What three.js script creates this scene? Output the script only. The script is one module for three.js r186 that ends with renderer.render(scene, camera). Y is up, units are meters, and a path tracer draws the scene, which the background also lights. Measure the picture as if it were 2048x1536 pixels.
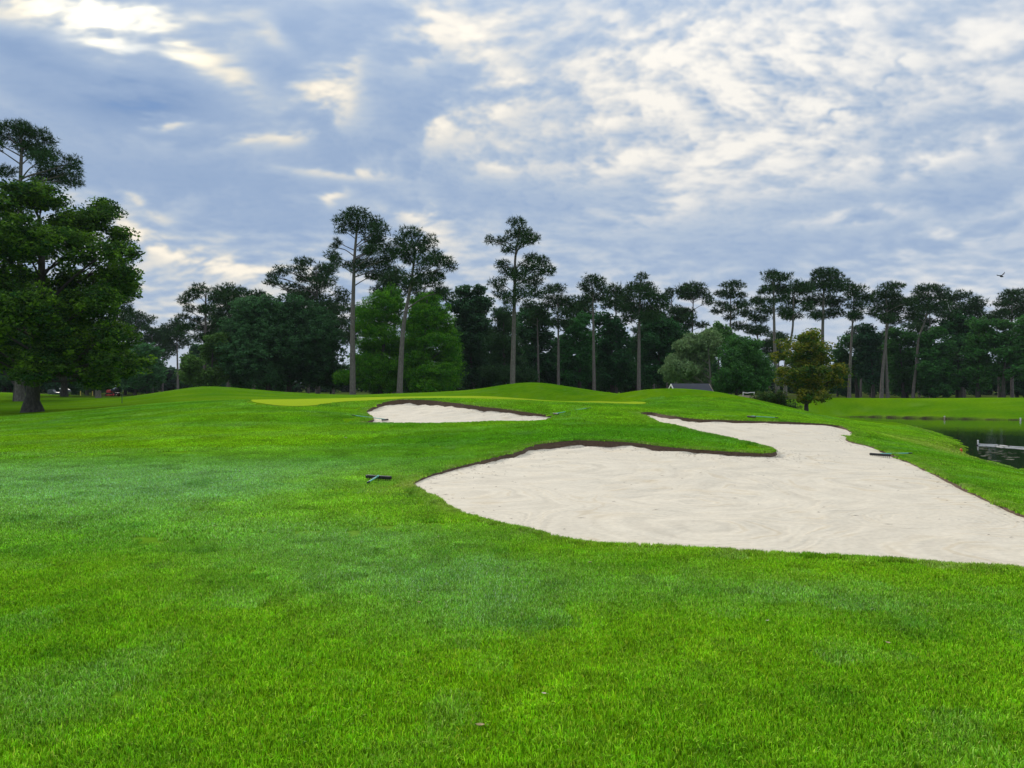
import * as THREE from 'three';
import { mergeGeometries } from 'three/addons/utils/BufferGeometryUtils.js';
import { MarchingCubes } from 'three/addons/objects/MarchingCubes.js';
import { RoundedBoxGeometry } from 'three/addons/geometries/RoundedBoxGeometry.js';

// ------------------------------------------------------------------ camera
const EYE = 1.6, F = 1538, CU = 1024, HV = 768;          // eye height, focal length and centre in photograph pixels
const renderer = new THREE.WebGLRenderer({ antialias: true });
renderer.setSize(1024, 768);
renderer.toneMapping = THREE.LinearToneMapping;
const EXPOSURE = 1.7; renderer.toneMappingExposure = EXPOSURE;
renderer.shadowMap.enabled = true;
const scene = new THREE.Scene();
const camera = new THREE.PerspectiveCamera(2 * Math.atan(768 / F) * 180 / Math.PI, 4 / 3, 0.1, 2000);
camera.position.set(0, EYE, 0);
camera.lookAt(0, EYE, -10);

// ------------------------------------------------------------------ noise and random numbers
function RNG(seed) {
  let a = seed >>> 0;
  return () => { a = (a + 0x6D2B79F5) | 0; let t = Math.imul(a ^ (a >>> 15), 1 | a); t = (t + Math.imul(t ^ (t >>> 7), 61 | t)) ^ t; return ((t ^ (t >>> 14)) >>> 0) / 4294967296; };
}
const PERM = new Uint8Array(512), GX = new Float32Array(256), GY = new Float32Array(256);
{
  const r = RNG(7), p = [...Array(256).keys()];
  for (let i = 255; i > 0; i--) { const j = Math.floor(r() * (i + 1)); [p[i], p[j]] = [p[j], p[i]]; }
  for (let i = 0; i < 512; i++) PERM[i] = p[i & 255];
  for (let i = 0; i < 256; i++) { const a = r() * Math.PI * 2; GX[i] = Math.cos(a) * 1.5; GY[i] = Math.sin(a) * 1.5; }
}
function noise(x, y) {                                    // gradient noise, about -1 .. 1
  const xi = Math.floor(x), yi = Math.floor(y), fx = x - xi, fy = y - yi, X = xi & 255, Y = yi & 255;
  const u = fx * fx * fx * (fx * (fx * 6 - 15) + 10), v = fy * fy * fy * (fy * (fy * 6 - 15) + 10);
  const a = PERM[PERM[X] + Y], b = PERM[PERM[(X + 1) & 255] + Y], c = PERM[PERM[X] + ((Y + 1) & 255)], d = PERM[PERM[(X + 1) & 255] + ((Y + 1) & 255)];
  const n0 = GX[a] * fx + GY[a] * fy, n1 = GX[b] * (fx - 1) + GY[b] * fy, n2 = GX[c] * fx + GY[c] * (fy - 1), n3 = GX[d] * (fx - 1) + GY[d] * (fy - 1);
  const m0 = n0 + u * (n1 - n0), m1 = n2 + u * (n3 - n2);
  return m0 + v * (m1 - m0);
}
function fbm(x, y, oct, gain = 0.5) { let s = 0, a = 1, t = 0; for (let i = 0; i < oct; i++) { s += a * noise(x, y); t += a; a *= gain; x = x * 2.03 + 17.3; y = y * 2.03 - 9.1; } return s / t; }
const clamp = (x, a = 0, b = 1) => Math.min(b, Math.max(a, x));
const smooth = (a, b, x) => { const t = clamp((x - a) / (b - a)); return t * t * (3 - 2 * t); };
const lin = (c) => { c /= 255; return c <= 0.04045 ? c / 12.92 : Math.pow((c + 0.055) / 1.055, 2.4); };
const mix = (a, b, t) => a + (b - a) * t;
const mix3 = (a, b, t) => [mix(a[0], b[0], t), mix(a[1], b[1], t), mix(a[2], b[2], t)];

// ------------------------------------------------------------------ sky: a broken layer of cloud with the sun behind it
const SUN = new THREE.Vector3((225 - CU) / F, (HV - 40) / F, -1).normalize();
{
  const W = 4096, H = 2048, data = new Float32Array(W * H * 4);
  const ramp = [[-0.25, 112, 148, 198], [0, 137, 163, 200], [0.25, 155, 177, 208], [0.5, 179, 195, 216], [0.75, 206, 214, 225], [1, 230, 232, 234], [1.35, 252, 250, 245]].map(([t, r, g, b]) => [t, lin(r), lin(g), lin(b)]);
  const look = (t) => { let k = 0; while (k < ramp.length - 2 && t > ramp[k + 1][0]) k++; const a = ramp[k], b = ramp[k + 1], f = clamp((t - a[0]) / (b[0] - a[0])); return [mix(a[1], b[1], f), mix(a[2], b[2], f), mix(a[3], b[3], f)]; };
  // banks and openings of the cloud layer: direction (as seen in the photograph), half sizes, turn in degrees, strength (+ thin and bright, - thick and grey)
  const banks = [
    [30, 14, 150, 30, 8, .30], [225, 70, 50, 46, 60, .22], [290, 30, 120, 20, 10, .2], [395, 105, 70, 26, 35, .4], [335, 243, 48, 9, 0, .5], [545, 75, 40, 18, 40, .3], [660, 190, 48, 42, -40, .5], [700, 120, 60, 20, -60, .2], [490, 165, 40, 25, 40, .3],
    [500, 272, 40, 10, 0, .3], [585, 265, 40, 16, -20, .35], [690, 350, 95, 10, 5, .4], [665, 398, 26, 14, -30, .5], [885, 252, 50, 34, -35, .45], [985, 225, 60, 30, -40, .35], [850, 95, 35, 60, 25, .3], [960, 60, 120, 50, 0, .35],
    [960, 110, 40, 30, 40, .3], [1040, 180, 60, 30, 0, .35], [1500, 170, 430, 190, -8, .23], [1250, 110, 120, 60, 0, .14], [1420, 60, 90, 30, -20, .15], [1590, 250, 110, 34, -20, .18], [1330, 190, 80, 28, -20, .16], [1690, 225, 70, 9, -25, -.6], [1800, 150, 60, 7, -35, -.4], [1560, 200, 26, 6, -30, -.35], [1480, 330, 200, 40, -15, .22], [1260, 320, 60, 26, -20, .4], [1040, 330, 50, 24, 0, .35], [1230, 240, 110, 24, -20, .3],
    [1340, 428, 80, 30, -10, .28], [1620, 130, 160, 70, -20, .18], [2010, 120, 130, 110, -20, .22], [270, 470, 90, 18, 28, .45], [380, 520, 130, 16, 14, .35], [300, 420, 60, 10, 35, .25], [490, 545, 170, 20, 4, .25], [870, 470, 60, 34, 35, .35], [840, 445, 60, 12, 0, .2],
    [1720, 440, 110, 14, -8, .22], [1960, 480, 120, 22, -16, .28], [1700, 340, 160, 16, -14, .18], [1900, 320, 140, 14, -18, .25], [1000, 520, 260, 40, 0, .08],
    [190, 175, 250, 60, 8, -.42], [60, 90, 110, 34, 15, -.3], [60, 300, 260, 70, 0, -.22], [330, 195, 120, 50, 0, -.3], [560, 130, 60, 50, 30, -.3], [590, 55, 60, 50, 0, -.28], [850, 185, 110, 90, -25, -.35], [740, 290, 150, 30, 0, -.2],
    [400, 355, 330, 45, 0, -.28], [600, 450, 240, 36, 5, -.25], [720, 60, 70, 60, 0, -.25], [1010, 400, 220, 46, 0, -.25], [1180, 285, 110, 30, -18, -.38], [1110, 110, 60, 60, 0, -.2], [1120, 230, 60, 26, -20, -.25], [1330, 270, 70, 26, -15, -.2], [1480, 490, 420, 60, 0, -.22],
    [1880, 255, 130, 30, -20, -.3], [1700, 400, 260, 26, -6, -.2], [1980, 390, 130, 26, -15, -.22], [1250, 400, 150, 28, -10, -.2], [480, 620, 250, 60, 0, .18], [1200, 640, 700, 60, 0, .12], [1950, 600, 200, 70, 0, .16],
  ].map(([u, v, a, b, t, s]) => [u, v, 1 / a, 1 / b, Math.cos(t * Math.PI / 180), Math.sin(t * Math.PI / 180), s]);
  const rows0 = H / 2;
  for (let j = 0; j < H; j++) {
    const el = ((j + 0.5) / H - 0.5) * Math.PI, y = Math.sin(el), ce = Math.cos(el);
    for (let i = 0; i < W; i++) {
      const o = (j * W + i) * 4; data[o + 3] = 1;
      if (j < rows0) { data[o] = 0.07; data[o + 1] = 0.10; data[o + 2] = 0.04; continue; }
      if ((i < 500 || i > 1550 || j > 1500) && ((i & 3) || (j & 3))) { const q = (((j & ~3) * W) + (i & ~3)) * 4; data[o] = data[q]; data[o + 1] = data[q + 1]; data[o + 2] = data[q + 2]; continue; }   // coarser away from the view
      const az = ((i + 0.5) / W - 0.5) * 2 * Math.PI, x = Math.cos(az) * ce, z = Math.sin(az) * ce;
      const k = 1.35 / (y + 0.24), px = x * k, pz = z * k, front = z < -0.3, oc = front ? 0 : -1;
      const fine = smooth(0.02, 0.16, y);
      const wx = fbm(px * 0.9 + 3.1, pz * 0.9 + 8.2, 2), wz = fbm(px * 0.9 - 5.7, pz * 0.9 + 1.4, 2);
      const big = fbm(px * 0.75 + wx * 0.7, pz * 0.75 + wz * 0.7 + 40, 3);
      const mid = fbm(px * 7.0 + wx * 1.9 + 11, pz * 7.8 + wz * 1.9, 4 + oc, 0.55);
      const sml = 1 - 2.6 * Math.abs(fbm(px * 13 + mid * 1.1, pz * 17 + wx * 1.5 + 5, 3 + oc, 0.6));
      const puffy = clamp(mid * 1.9 + 0.15 * wx, -1, 1), puff = puffy * (1.5 - 0.5 * puffy * puffy);
      let t = 0.47 + 0.13 * big + 0.19 * puff * mix(0.35, 1, fine);
      let mott = 0.045;
      if (z < -0.15) {
        const w0 = 40 * wx + 46 * mid, w1 = 24 * wz + 34 * mid;
        const u = CU + F * x / -z + w0, v = HV - F * y / -z + w1;
        if (u > -700 && u < 2750 && v > -500) for (const b of banks) {
          const du = u - b[0], dv = v - b[1], p = (du * b[4] + dv * b[5]) * b[2], q = (dv * b[4] - du * b[5]) * b[3], e = p * p + q * q;
          if (e < 6) { const g = b[6] * (b[6] < 0 ? 0.8 : 1) * Math.exp(-e * 0.9); t += g * (1 + 0.8 * puff); if (b[0] === 1500) mott += g * 1.1; }
        }
      }
      t += mott * sml * fine;
      t = mix(t, 0.62, (1 - smooth(0.0, 0.10, y)) * 0.75);
      t = clamp(t, -0.2, 1.25);
      let c = look(t); { const g = 0.3 * c[0] + 0.5 * c[1] + 0.2 * c[2], wt = 0.55 * smooth(0.35, 0.8, y); c = mix3(c, [g * 1.02, g, g * 1.0], wt); }
      const up = (1 + 1.0 * smooth(0.28, 1.0, y)) / EXPOSURE;         // an overcast sky grows brighter towards the zenith
      const cs = x * SUN.x + y * SUN.y + z * SUN.z, ang = Math.acos(clamp(cs, -1, 1)) * 57.3;
      const thin = smooth(0.35, 1.1, t + 0.25 * mid), glow = thin / EXPOSURE * (0.85 * Math.exp(-Math.pow(ang / 4.2, 2)) + 0.14 * Math.exp(-ang / 9));
      const warm = 0.15 * Math.exp(-ang / 22) * smooth(0.35, 0.9, t);
      data[o] = c[0] * up * (1 + warm) + glow; data[o + 1] = c[1] * up + glow * 0.92; data[o + 2] = c[2] * up * (1 - warm * 1.6) + glow * 0.72;
    }
  }
  const sky = new THREE.DataTexture(data, W, H, THREE.RGBAFormat, THREE.FloatType);
  sky.mapping = THREE.EquirectangularReflectionMapping; sky.magFilter = sky.minFilter = THREE.LinearFilter; sky.needsUpdate = true;
  scene.background = sky; scene.environment = sky;
}
const sun = new THREE.DirectionalLight(new THREE.Color(1.0, 0.92, 0.8), 1.5);
sun.position.copy(SUN).multiplyScalar(150); sun.target.position.set(0, 0, -40);
sun.position.add(sun.target.position);
sun.castShadow = true; sun.shadow.radius = 20; sun.shadow.mapSize.set(2048, 2048);
Object.assign(sun.shadow.camera, { left: -130, right: 130, top: 130, bottom: -130, near: 1, far: 400 });
scene.add(sun, sun.target);

// ------------------------------------------------------------------ helpers
const taken = new Map();
function numbered(name) { const n = taken.get(name) ?? 0; taken.set(name, n + 1); return n ? `${name}_${String(n).padStart(3, '0')}` : name; }
function tag(o, label, category, group) { o.userData.label = label; o.userData.category = category; if (group) o.userData.group = group; return o; }
function shade(o) { o.traverse((m) => { if (m.isMesh) { m.castShadow = m.receiveShadow = true; } }); return o; }
function thing(name, label, category, pos = [0, 0, 0], turn = 0, group) { const g = new THREE.Group(); g.name = numbered(name); g.position.set(...pos); g.rotation.y = turn; scene.add(g); return tag(g, label, category, group); }
function part(name, geo, mat, parent) { const m = new THREE.Mesh(geo, mat); m.name = name; m.castShadow = m.receiveShadow = true; parent.add(m); return m; }
function copyThing(o, label, group) { const c = o.clone(); c.name = numbered(o.name.replace(/_\d{3}$/, '')); c.userData = { ...o.userData }; if (label) c.userData.label = label; if (group) c.userData.group = group; scene.add(c); return c; }
const std = (rgb, rough = 0.9, more = {}) => new THREE.MeshStandardMaterial({ color: new THREE.Color().setRGB(...rgb), roughness: rough, ...more });
function tex(w, h, fn, srgb, rep = 1) {
  const d = new Uint8Array(w * h * 4);
  for (let j = 0; j < h; j++) for (let i = 0; i < w; i++) { const c = fn(i / w, j / h, i, j), o = (j * w + i) * 4; d[o] = clamp(c[0]) * 255; d[o + 1] = clamp(c[1]) * 255; d[o + 2] = clamp(c[2]) * 255; d[o + 3] = 255; }
  const t = new THREE.DataTexture(d, w, h); t.wrapS = t.wrapT = THREE.RepeatWrapping; t.magFilter = THREE.LinearFilter; t.minFilter = THREE.LinearMipmapLinearFilter; t.generateMipmaps = true;
  if (srgb) t.colorSpace = THREE.SRGBColorSpace; t.repeat.set(rep, rep); t.needsUpdate = true; return t;
}
function tileNoise(u, v, f, oct, gain = 0.5) {           // noise that repeats over the unit square
  let s = 0, a = 1, t = 0;
  for (let k = 0; k < oct; k++) { const n = (p, q) => noise(p * f + k * 31.7, q * f + k * 11.3), bu = u * u * (3 - 2 * u), bv = v * v * (3 - 2 * v); s += a * mix(mix(n(u, v), n(u - 1, v), bu), mix(n(u, v - 1), n(u - 1, v - 1), bu), bv); t += a; a *= gain; f *= 2; }
  return s / t;
}

// ------------------------------------------------------------------ the lie of the land
const at = (u, v, d) => [(u - CU) / F * d, EYE - (v - HV) / F * d, -d];      // photograph pixel at a known distance
const onY = (u, v, y) => at(u, v, (EYE - y) * F / (v - HV));                 // photograph pixel on ground of known height
const WATER = -1.0;
const BIG = [[825,966,0],[860,950,.01],[900,937,.03],[950,925,.06],[1000,912,.09],[1040,902,.12],[1062,891,.15],[1100,885,.18],[1150,880,.21],[1200,881,.21],[1270,885,.17],[1340,894,.13],[1400,899,.10],[1480,904,.07],[1530,906,.05],[1550,904,.05],[1547,898,.06],[1520,889,.10],[1480,880,.15],[1440,871,.2],[1400,863,.25],[1350,850,.32],[1318,845,.33],[1305,838,.35],[1283,829,.42],[1280,826,.45],[1300,824,.47],[1350,833,.38],[1400,839,.3],[1450,840,.28],[1550,843,.24],[1620,846,.18],[1670,850,.12],[1695,858,.05],[1706,868,-.02],[1692,876,-.05],[1700,882,-.08],[1740,892,-.1],[1800,915,-.1],[1850,938,-.1],[1900,962,-.1],[1960,992,-.1],[2000,1010,-.08],[2048,1030,-.07],[2150,1062,-.06],[2250,1095,-.04],[2280,1130,-.02],[2200,1148,0],[2048,1139,0],[1900,1129,0],[1700,1115,0],[1500,1104,0],[1350,1096,0],[1200,1087,0],[1130,1079,0],[1060,1060,0],[1000,1048,0],[940,1032,0],[900,1015,0],[880,1000,0],[850,984,0]].map((p) => onY(...p));
const SMALL = [[722,846,.16],[760,846,.16],[900,846,.16],[1000,843,.18],[1085,841,.2],[1105,831,.32],[1060,825,.42],[1000,817,.55],[950,811,.66],[900,805,.75],[850,801,.8],[800,800.5,.8],[785,802,.77],[765,806,.68],[745,815,.5],[732,823,.38],[742,830,.3],[746,838,.22],[735,842,.18]].map((p) => onY(...p));
const land = [
  ...BIG, ...SMALL,
  ...[[510,850,.2],[510,900,.06],[650,850,.18],[650,900,.02],[700,880,.05],[300,900,.05],[300,850,.16],[100,880,.0],[100,845,.0],[560,830,.42],[660,825,.42],[600,870,.12],[800,880,.05],[780,920,.01],[600,950,0],[300,980,0],[0,1000,.02],[600,1100,0],[900,1200,0],[1300,1250,0],[1700,1300,0],[200,1200,.01],[300,1450,0],[1000,1450,0],[1700,1450,0],[2200,1300,-.02],[-200,1200,0],[900,865,.12],[1000,868,.14],[1100,864,.2],[1150,850,.32],[1250,850,.32],[1230,868,.24],[1350,872,.22],[1450,886,.14],[1180,835,.42],[1150,822,.52],[1230,826,.48],[1000,858,.17],[900,853,.15]].map((p) => onY(...p)),
  ...[[65,826,44],[-150,830,44],[150,820.5,44],[250,813,42],[330,807,41],[420,803,40],[510,805,37],[600,811,36],[660,806,37.5],[735,801.5,40],[1290,808,39],[1150,805,40],[1010,801.5,41.5],[1330,812,37],[1420,818,36],[505,799,50],[620,799,50],[735,798,51],[870,797,50],[1010,798,51],[1150,800,50],[1250,802,46],
    [1600,822,49],[1500,797,49],[1430,783,49],[1345,777,49],[1280,782,49],[1215,789.5,54],[1400,800,42],[1500,817,38],[1580,828,38],[1640,836,40],
    [1150,775,58],[1070,765,58],[1000,771,58],[950,781,58],[900,786,58],[800,787.5,58],[700,791.5,58],[600,794,58],[540,790,60],[480,779,62],[410,773,62],[340,781,62],[290,789,64],[1070,790,53],[410,792,54],
    [150,816,50],[0,818,50],[150,806,58],[0,806,58],[150,797,72],[0,797,72],[250,806,55],[220,799,70],[100,797,100],[250,796,100],[0,785,92],[-200,780,92],
    [2048,944,20.5],[1990,926,23],[1958,911,26],[1945,893,29],[1900,872,35],[1850,855,42],[1800,845,48],[1740,841,51],[1690,838,48],[1620,828,50],[1800,878,27],[1850,905,21],[1950,935,18],[1760,862,33],[1720,852,36],
    [1640,826,64],[1690,827,63],[1850,827,59.5],[2048,829,57.5],[2300,832,55],[1700,813,65],[1850,813,62.5],[2048,814,60],[2300,816,58],[1640,799,69],[1760,798.5,67.5],[1900,798.5,66],[2048,799,64],[2300,800,62],[1700,801,76],[1900,801,76],[2100,801,76],[2400,801,76],[1700,798,118],[2048,798,118],[2400,799,118],
    [1612,827,55],[1500,822,60],[1400,818,66],[1300,812,70],[1100,800,72],[900,797,75],[700,795,76],[500,797,78],[400,797,82],[1030,800,95],[700,798,110],[1350,800,100]].map((p) => at(...p)),
  [-15, 0, 8], [0, 0, 8], [15, -.05, 8], [-40, .05, -5], [-45, 0, -25], [40, -.3, 0], [-60, -.1, 30], [60, -.4, 30], [0, 0, 40], [-70, 0, -50], [-120, -.2, -100], [-300, -.5, -300], [300, -.8, -300], [0, -.6, -300], [-300, -.2, 30], [300, -.8, 30], [0, -.5, -180], [-100, -.4, -180], [100, -.8, -180], [0, -.6, -440], [120, -.8, -60], [60, -.8, -30],
];
const TP = (() => {                                       // thin plate through those points
  const n = land.length, N = n + 3, A = Array.from({ length: N }, () => new Float64Array(N + 1));
  const U = (r2) => (r2 < 1e-12 ? 0 : 0.5 * r2 * Math.log(r2));
  for (let i = 0; i < n; i++) {
    for (let j = 0; j < n; j++) A[i][j] = U((land[i][0] - land[j][0]) ** 2 + (land[i][2] - land[j][2]) ** 2);
    A[i][i] += 0.02; A[i][n] = A[n][i] = 1; A[i][n + 1] = A[n + 1][i] = land[i][0]; A[i][n + 2] = A[n + 2][i] = land[i][2]; A[i][N] = land[i][1];
  }
  for (let c = 0; c < N; c++) {
    let p = c; for (let r = c + 1; r < N; r++) if (Math.abs(A[r][c]) > Math.abs(A[p][c])) p = r;
    [A[c], A[p]] = [A[p], A[c]];
    for (let r = c + 1; r < N; r++) { const f = A[r][c] / A[c][c]; if (f) for (let k = c; k <= N; k++) A[r][k] -= f * A[c][k]; }
  }
  const w = new Float64Array(N);
  for (let r = N - 1; r >= 0; r--) { let s = A[r][N]; for (let k = r + 1; k < N; k++) s -= A[r][k] * w[k]; w[r] = s / A[r][r]; }
  const X = Float64Array.from(land, (p) => p[0]), Z = Float64Array.from(land, (p) => p[2]);
  return (x, z) => { let s = w[n] + w[n + 1] * x + w[n + 2] * z; for (let i = 0; i < n; i++) { const dx = x - X[i], dz = z - Z[i], r2 = dx * dx + dz * dz; if (r2 > 1e-12) s += w[i] * 0.5 * r2 * Math.log(r2); } return s; };
})();
function outline(points, per) {                           // closed smooth curve on the ground and its signed distance (positive outside)
  const c = new THREE.CatmullRomCurve3(points.map((p) => new THREE.Vector3(p[0], 0, p[2])), true, 'centripetal').getPoints(per);
  c.pop();
  const n = c.length, X = Float64Array.from(c, (p) => p.x), Z = Float64Array.from(c, (p) => p.z);
  let x0 = Infinity, x1 = -Infinity, z0 = Infinity, z1 = -Infinity;
  for (const p of c) { x0 = Math.min(x0, p.x); x1 = Math.max(x1, p.x); z0 = Math.min(z0, p.z); z1 = Math.max(z1, p.z); }
  const sd = (x, z, reach = 4) => {
    if (x < x0 - reach || x > x1 + reach || z < z0 - reach || z > z1 + reach) return reach;
    let best = 1e9, inside = false;
    for (let i = 0, j = n - 1; i < n; j = i++) {
      const ax = X[j], az = Z[j], bx = X[i] - ax, bz = Z[i] - az, px = x - ax, pz = z - az;
      const t = clamp((px * bx + pz * bz) / (bx * bx + bz * bz + 1e-12)), dx = px - bx * t, dz = pz - bz * t, d = dx * dx + dz * dz;
      if (d < best) best = d;
      if ((Z[i] > z) !== (az > z) && x < (ax - X[i]) * (z - Z[i]) / (az - Z[i]) + X[i]) inside = !inside;
    }
    return (inside ? -1 : 1) * Math.sqrt(best);
  };
  return { sd, X, Z, n, box: [x0, x1, z0, z1] };
}
const big = outline(BIG, 420), small = outline(SMALL, 220);
const pond = outline([[2048,948],[1990,931],[1958,915],[1950,896],[1930,886],[1900,875],[1850,858],[1800,847],[1740,841],[1700,837]].map(([u, v]) => onY(u, v, WATER)).concat([[25, 0, -60.5], [28, 0, -60]], [[1780,836],[1900,838.5],[2048,841],[2250,844]].map(([u, v]) => onY(u, v, WATER)), [[62, 0, -50], [80, 0, -42], [82, 0, -20], [50, 0, -10], [24, 0, -11], [16.5, 0, -16]]), 240);
const green = outline([[503,805,38.5],[515,810,36.6],[560,812,35.6],[610,811.3,35.8],[660,806.6,37.3],[735,802,39.6],[850,800,41.5],[1010,801.6,41.5],[1150,805.4,40],[1270,808,38.6],[1292,807,40],[1250,803,45],[1100,799,50],[900,798,53],[700,798,53],[560,799.5,49],[510,801,44]].map((p) => at(...p)), 160);
const wobble = (x, z) => 0.05 * fbm(x * 0.9, z * 0.9, 3);
const bunkerSd = (x, z) => Math.min(big.sd(x, z), small.sd(x, z)) + wobble(x * 3, z * 3) * 0.6;
// how deep the sand lies under the turf edge, round the edge
const DEEP = [[1150,880,.21,.17],[1100,885,.18,.15],[1200,881,.21,.16],[1270,885,.17,.13],[1400,899,.1,.11],[1530,906,.05,.1],[1050,898,.13,.12],[1000,912,.09,.08],[900,937,.03,.05],[830,964,0,.04],[1548,900,.05,.07],[1480,880,.15,.08],[1350,850,.32,.08],[1290,826,.45,.14],[1350,833,.38,.13],[1450,840,.28,.1],[1550,843,.24,.09],[1660,849,.13,.08],[1706,868,-.02,.05],[1740,892,-.1,.035],[1850,938,-.1,.035],[2000,1010,-.08,.035],[2200,1090,-.04,.05],[2100,1143,0,.07],[1800,1122,0,.07],[1500,1104,0,.07],[1200,1087,0,.06],[1000,1048,0,.04],[880,1000,0,.03],[1400,980,-.1,.12],[1600,930,-.1,.1],[1650,890,-.05,.08],
  [850,801,.8,.24],[790,801,.78,.22],[760,808,.65,.16],[735,823,.38,.1],[745,835,.25,.12],[900,805,.75,.22],[960,812,.64,.2],[1030,821,.5,.17],[1100,831,.32,.1],[1085,841,.2,.07],[950,845,.17,.07],[760,846,.16,.07],[850,825,.4,.12]].map(([u, v, y, d]) => [...onY(u, v, y), d]);
const deep = (x, z) => { let s = 0, t = 0; for (const p of DEEP) { const w = 1 / ((x - p[0]) ** 2 + (z - p[2]) ** 2 + 0.15) ** 2; s += w * p[3]; t += w; } return s / t * 0.85 * (1 + 0.55 * fbm(x * 1.9, z * 1.9 + 7, 2)); };
function ground(x, z, h = TP(x, z), sp = pond.sd(x, z, 5)) {
  const d = Math.hypot(x, z);
  h += 0.012 * fbm(x * 0.8, z * 0.8, 3) + 0.05 * fbm(x * 0.11 + 4, z * 0.11, 2) * smooth(8, 40, d);
  if (sp < 1.2) { const far = smooth(-50, -56, z), w = mix(1.1, 0.42, far); h = mix(WATER - 0.7, h, smooth(-w, w, sp + 0.12 * fbm(x * 1.3, z * 1.3, 3))); }
  return h;
}
const sandRipple = (x, z) => 0.012 * fbm(x * 1.1, z * 1.1, 3);
const sandY = (x, z) => TP(x, z) - deep(x, z) + sandRipple(x, z);

// grid lines: close together where the bunkers lie, wider away from them
function lines(a, b, fine, lo, hi, grow, most) {
  const out = []; for (let x = a; x <= b + 1e-6; x += fine) out.push(x);
  for (let s = fine, x = b; x < hi;) { s = Math.min(s * grow, most); x += s; out.push(x); }
  for (let s = fine, x = a; x > lo;) { s = Math.min(s * grow, most); x -= s; out.unshift(x); }
  return out;
}
const gx = lines(-16, 21, 0.18, -420, 420, 1.09, 22), gz = lines(-42, -2, 0.18, -440, 40, 1.07, 22).filter((z) => z > -53.5 || z < -62.5).concat([...Array(41).keys()].map((k) => -53.6 - k * .22)).sort((a, b) => a - b);
const NX = gx.length, NZ = gz.length;
const gH = new Float32Array(NX * NZ), gT = new Float32Array(NX * NZ), gS = new Float32Array(NX * NZ), gB = new Float32Array(NX * NZ), gM = new Float32Array(NX * NZ), gG = new Float32Array(NX * NZ), gP = new Float32Array(NX * NZ);
for (let j = 0; j < NZ; j++) for (let i = 0; i < NX; i++) {
  const k = j * NX + i, x = gx[i], z = gz[j], wb = wobble(x * 3, z * 3) * 0.6;
  gT[k] = TP(x, z); gP[k] = pond.sd(x, z, 8); gH[k] = ground(x, z, gT[k], gP[k]);
  gB[k] = big.sd(x, z) + wb; gM[k] = small.sd(x, z) + wb; gS[k] = Math.min(gB[k], gM[k]); gG[k] = green.sd(x, z) + wb;
}
function gridAt(A, x, z) {
  let i = 0, j = 0; { let a = 0, b = NX - 1; while (b - a > 1) { const m = (a + b) >> 1; if (gx[m] <= x) a = m; else b = m; } i = a; a = 0; b = NZ - 1; while (b - a > 1) { const m = (a + b) >> 1; if (gz[m] <= z) a = m; else b = m; } j = a; }
  const u = clamp((x - gx[i]) / (gx[i + 1] - gx[i])), v = clamp((z - gz[j]) / (gz[j + 1] - gz[j])), k = j * NX + i;
  return mix(mix(A[k], A[k + 1], u), mix(A[k + NX], A[k + NX + 1], u), v);
}
const gy = (x, z) => gridAt(gH, x, z);

// colours of the turf, by mowing and kind of grass
const T = { rough: [.060, .186, .004], bright: [.152, .284, .004], blue: [.146, .276, .058], dark: [.034, .134, .004], dry: [.21, .22, .040], mud: [.052, .040, .026], litter: [.050, .052, .020] };
const zones = [ // pixel, half width and depth in metres, kind, strength
  [300, 985, 3.2, 2.8, 'blue', .9], [60, 960, 4, 3, 'blue', .8], [520, 960, 2.0, 3.2, 'blue', .8], [640, 1090, 1.3, 1.3, 'blue', .8], [860, 1180, 1.2, .9, 'blue', .7], [1010, 1270, .7, .6, 'blue', .55], [1500, 1200, .9, .5, 'blue', .5], [1750, 1230, .7, .35, 'blue', .4], [100, 1450, .5, .5, 'blue', .3],
  [300, 885, 6, 3.5, 'bright', .7], [120, 862, 7, 3, 'bright', .6], [560, 868, 4, 4, 'bright', .7], [720, 985, 1.2, 3.2, 'bright', .8], [880, 1040, 1.2, 1.0, 'bright', .75], [1250, 1110, 2.2, .5, 'bright', .7], [1800, 1170, 2.4, .6, 'bright', .7], [60, 1170, 1.5, .9, 'bright', .6], [430, 1290, 1.2, .5, 'bright', .45], [1130, 1470, .6, .3, 'bright', .4],
  [900, 885, 2.2, 2.6, 'rough', .9], [1250, 870, 4, 2.6, 'rough', .9], [1450, 886, 2.4, 1.8, 'rough', .9],   // the longer rough on the bunker shoulders
  [1930, 895, 1.5, 3.5, 'dry', .5], [810, 975, .5, .8, 'dry', .5], [868, 1012, .35, .5, 'dry', .5], [1840, 945, .35, 1.6, 'dry', .35],
].map(([u, v, a, b, k, s]) => { const p = onY(u, v, v < 880 && u < 1700 ? .15 : u > 1700 && v < 960 ? -.5 : 0); return [p[0], p[2], 1 / a, 1 / b, T[k], s]; });
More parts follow.
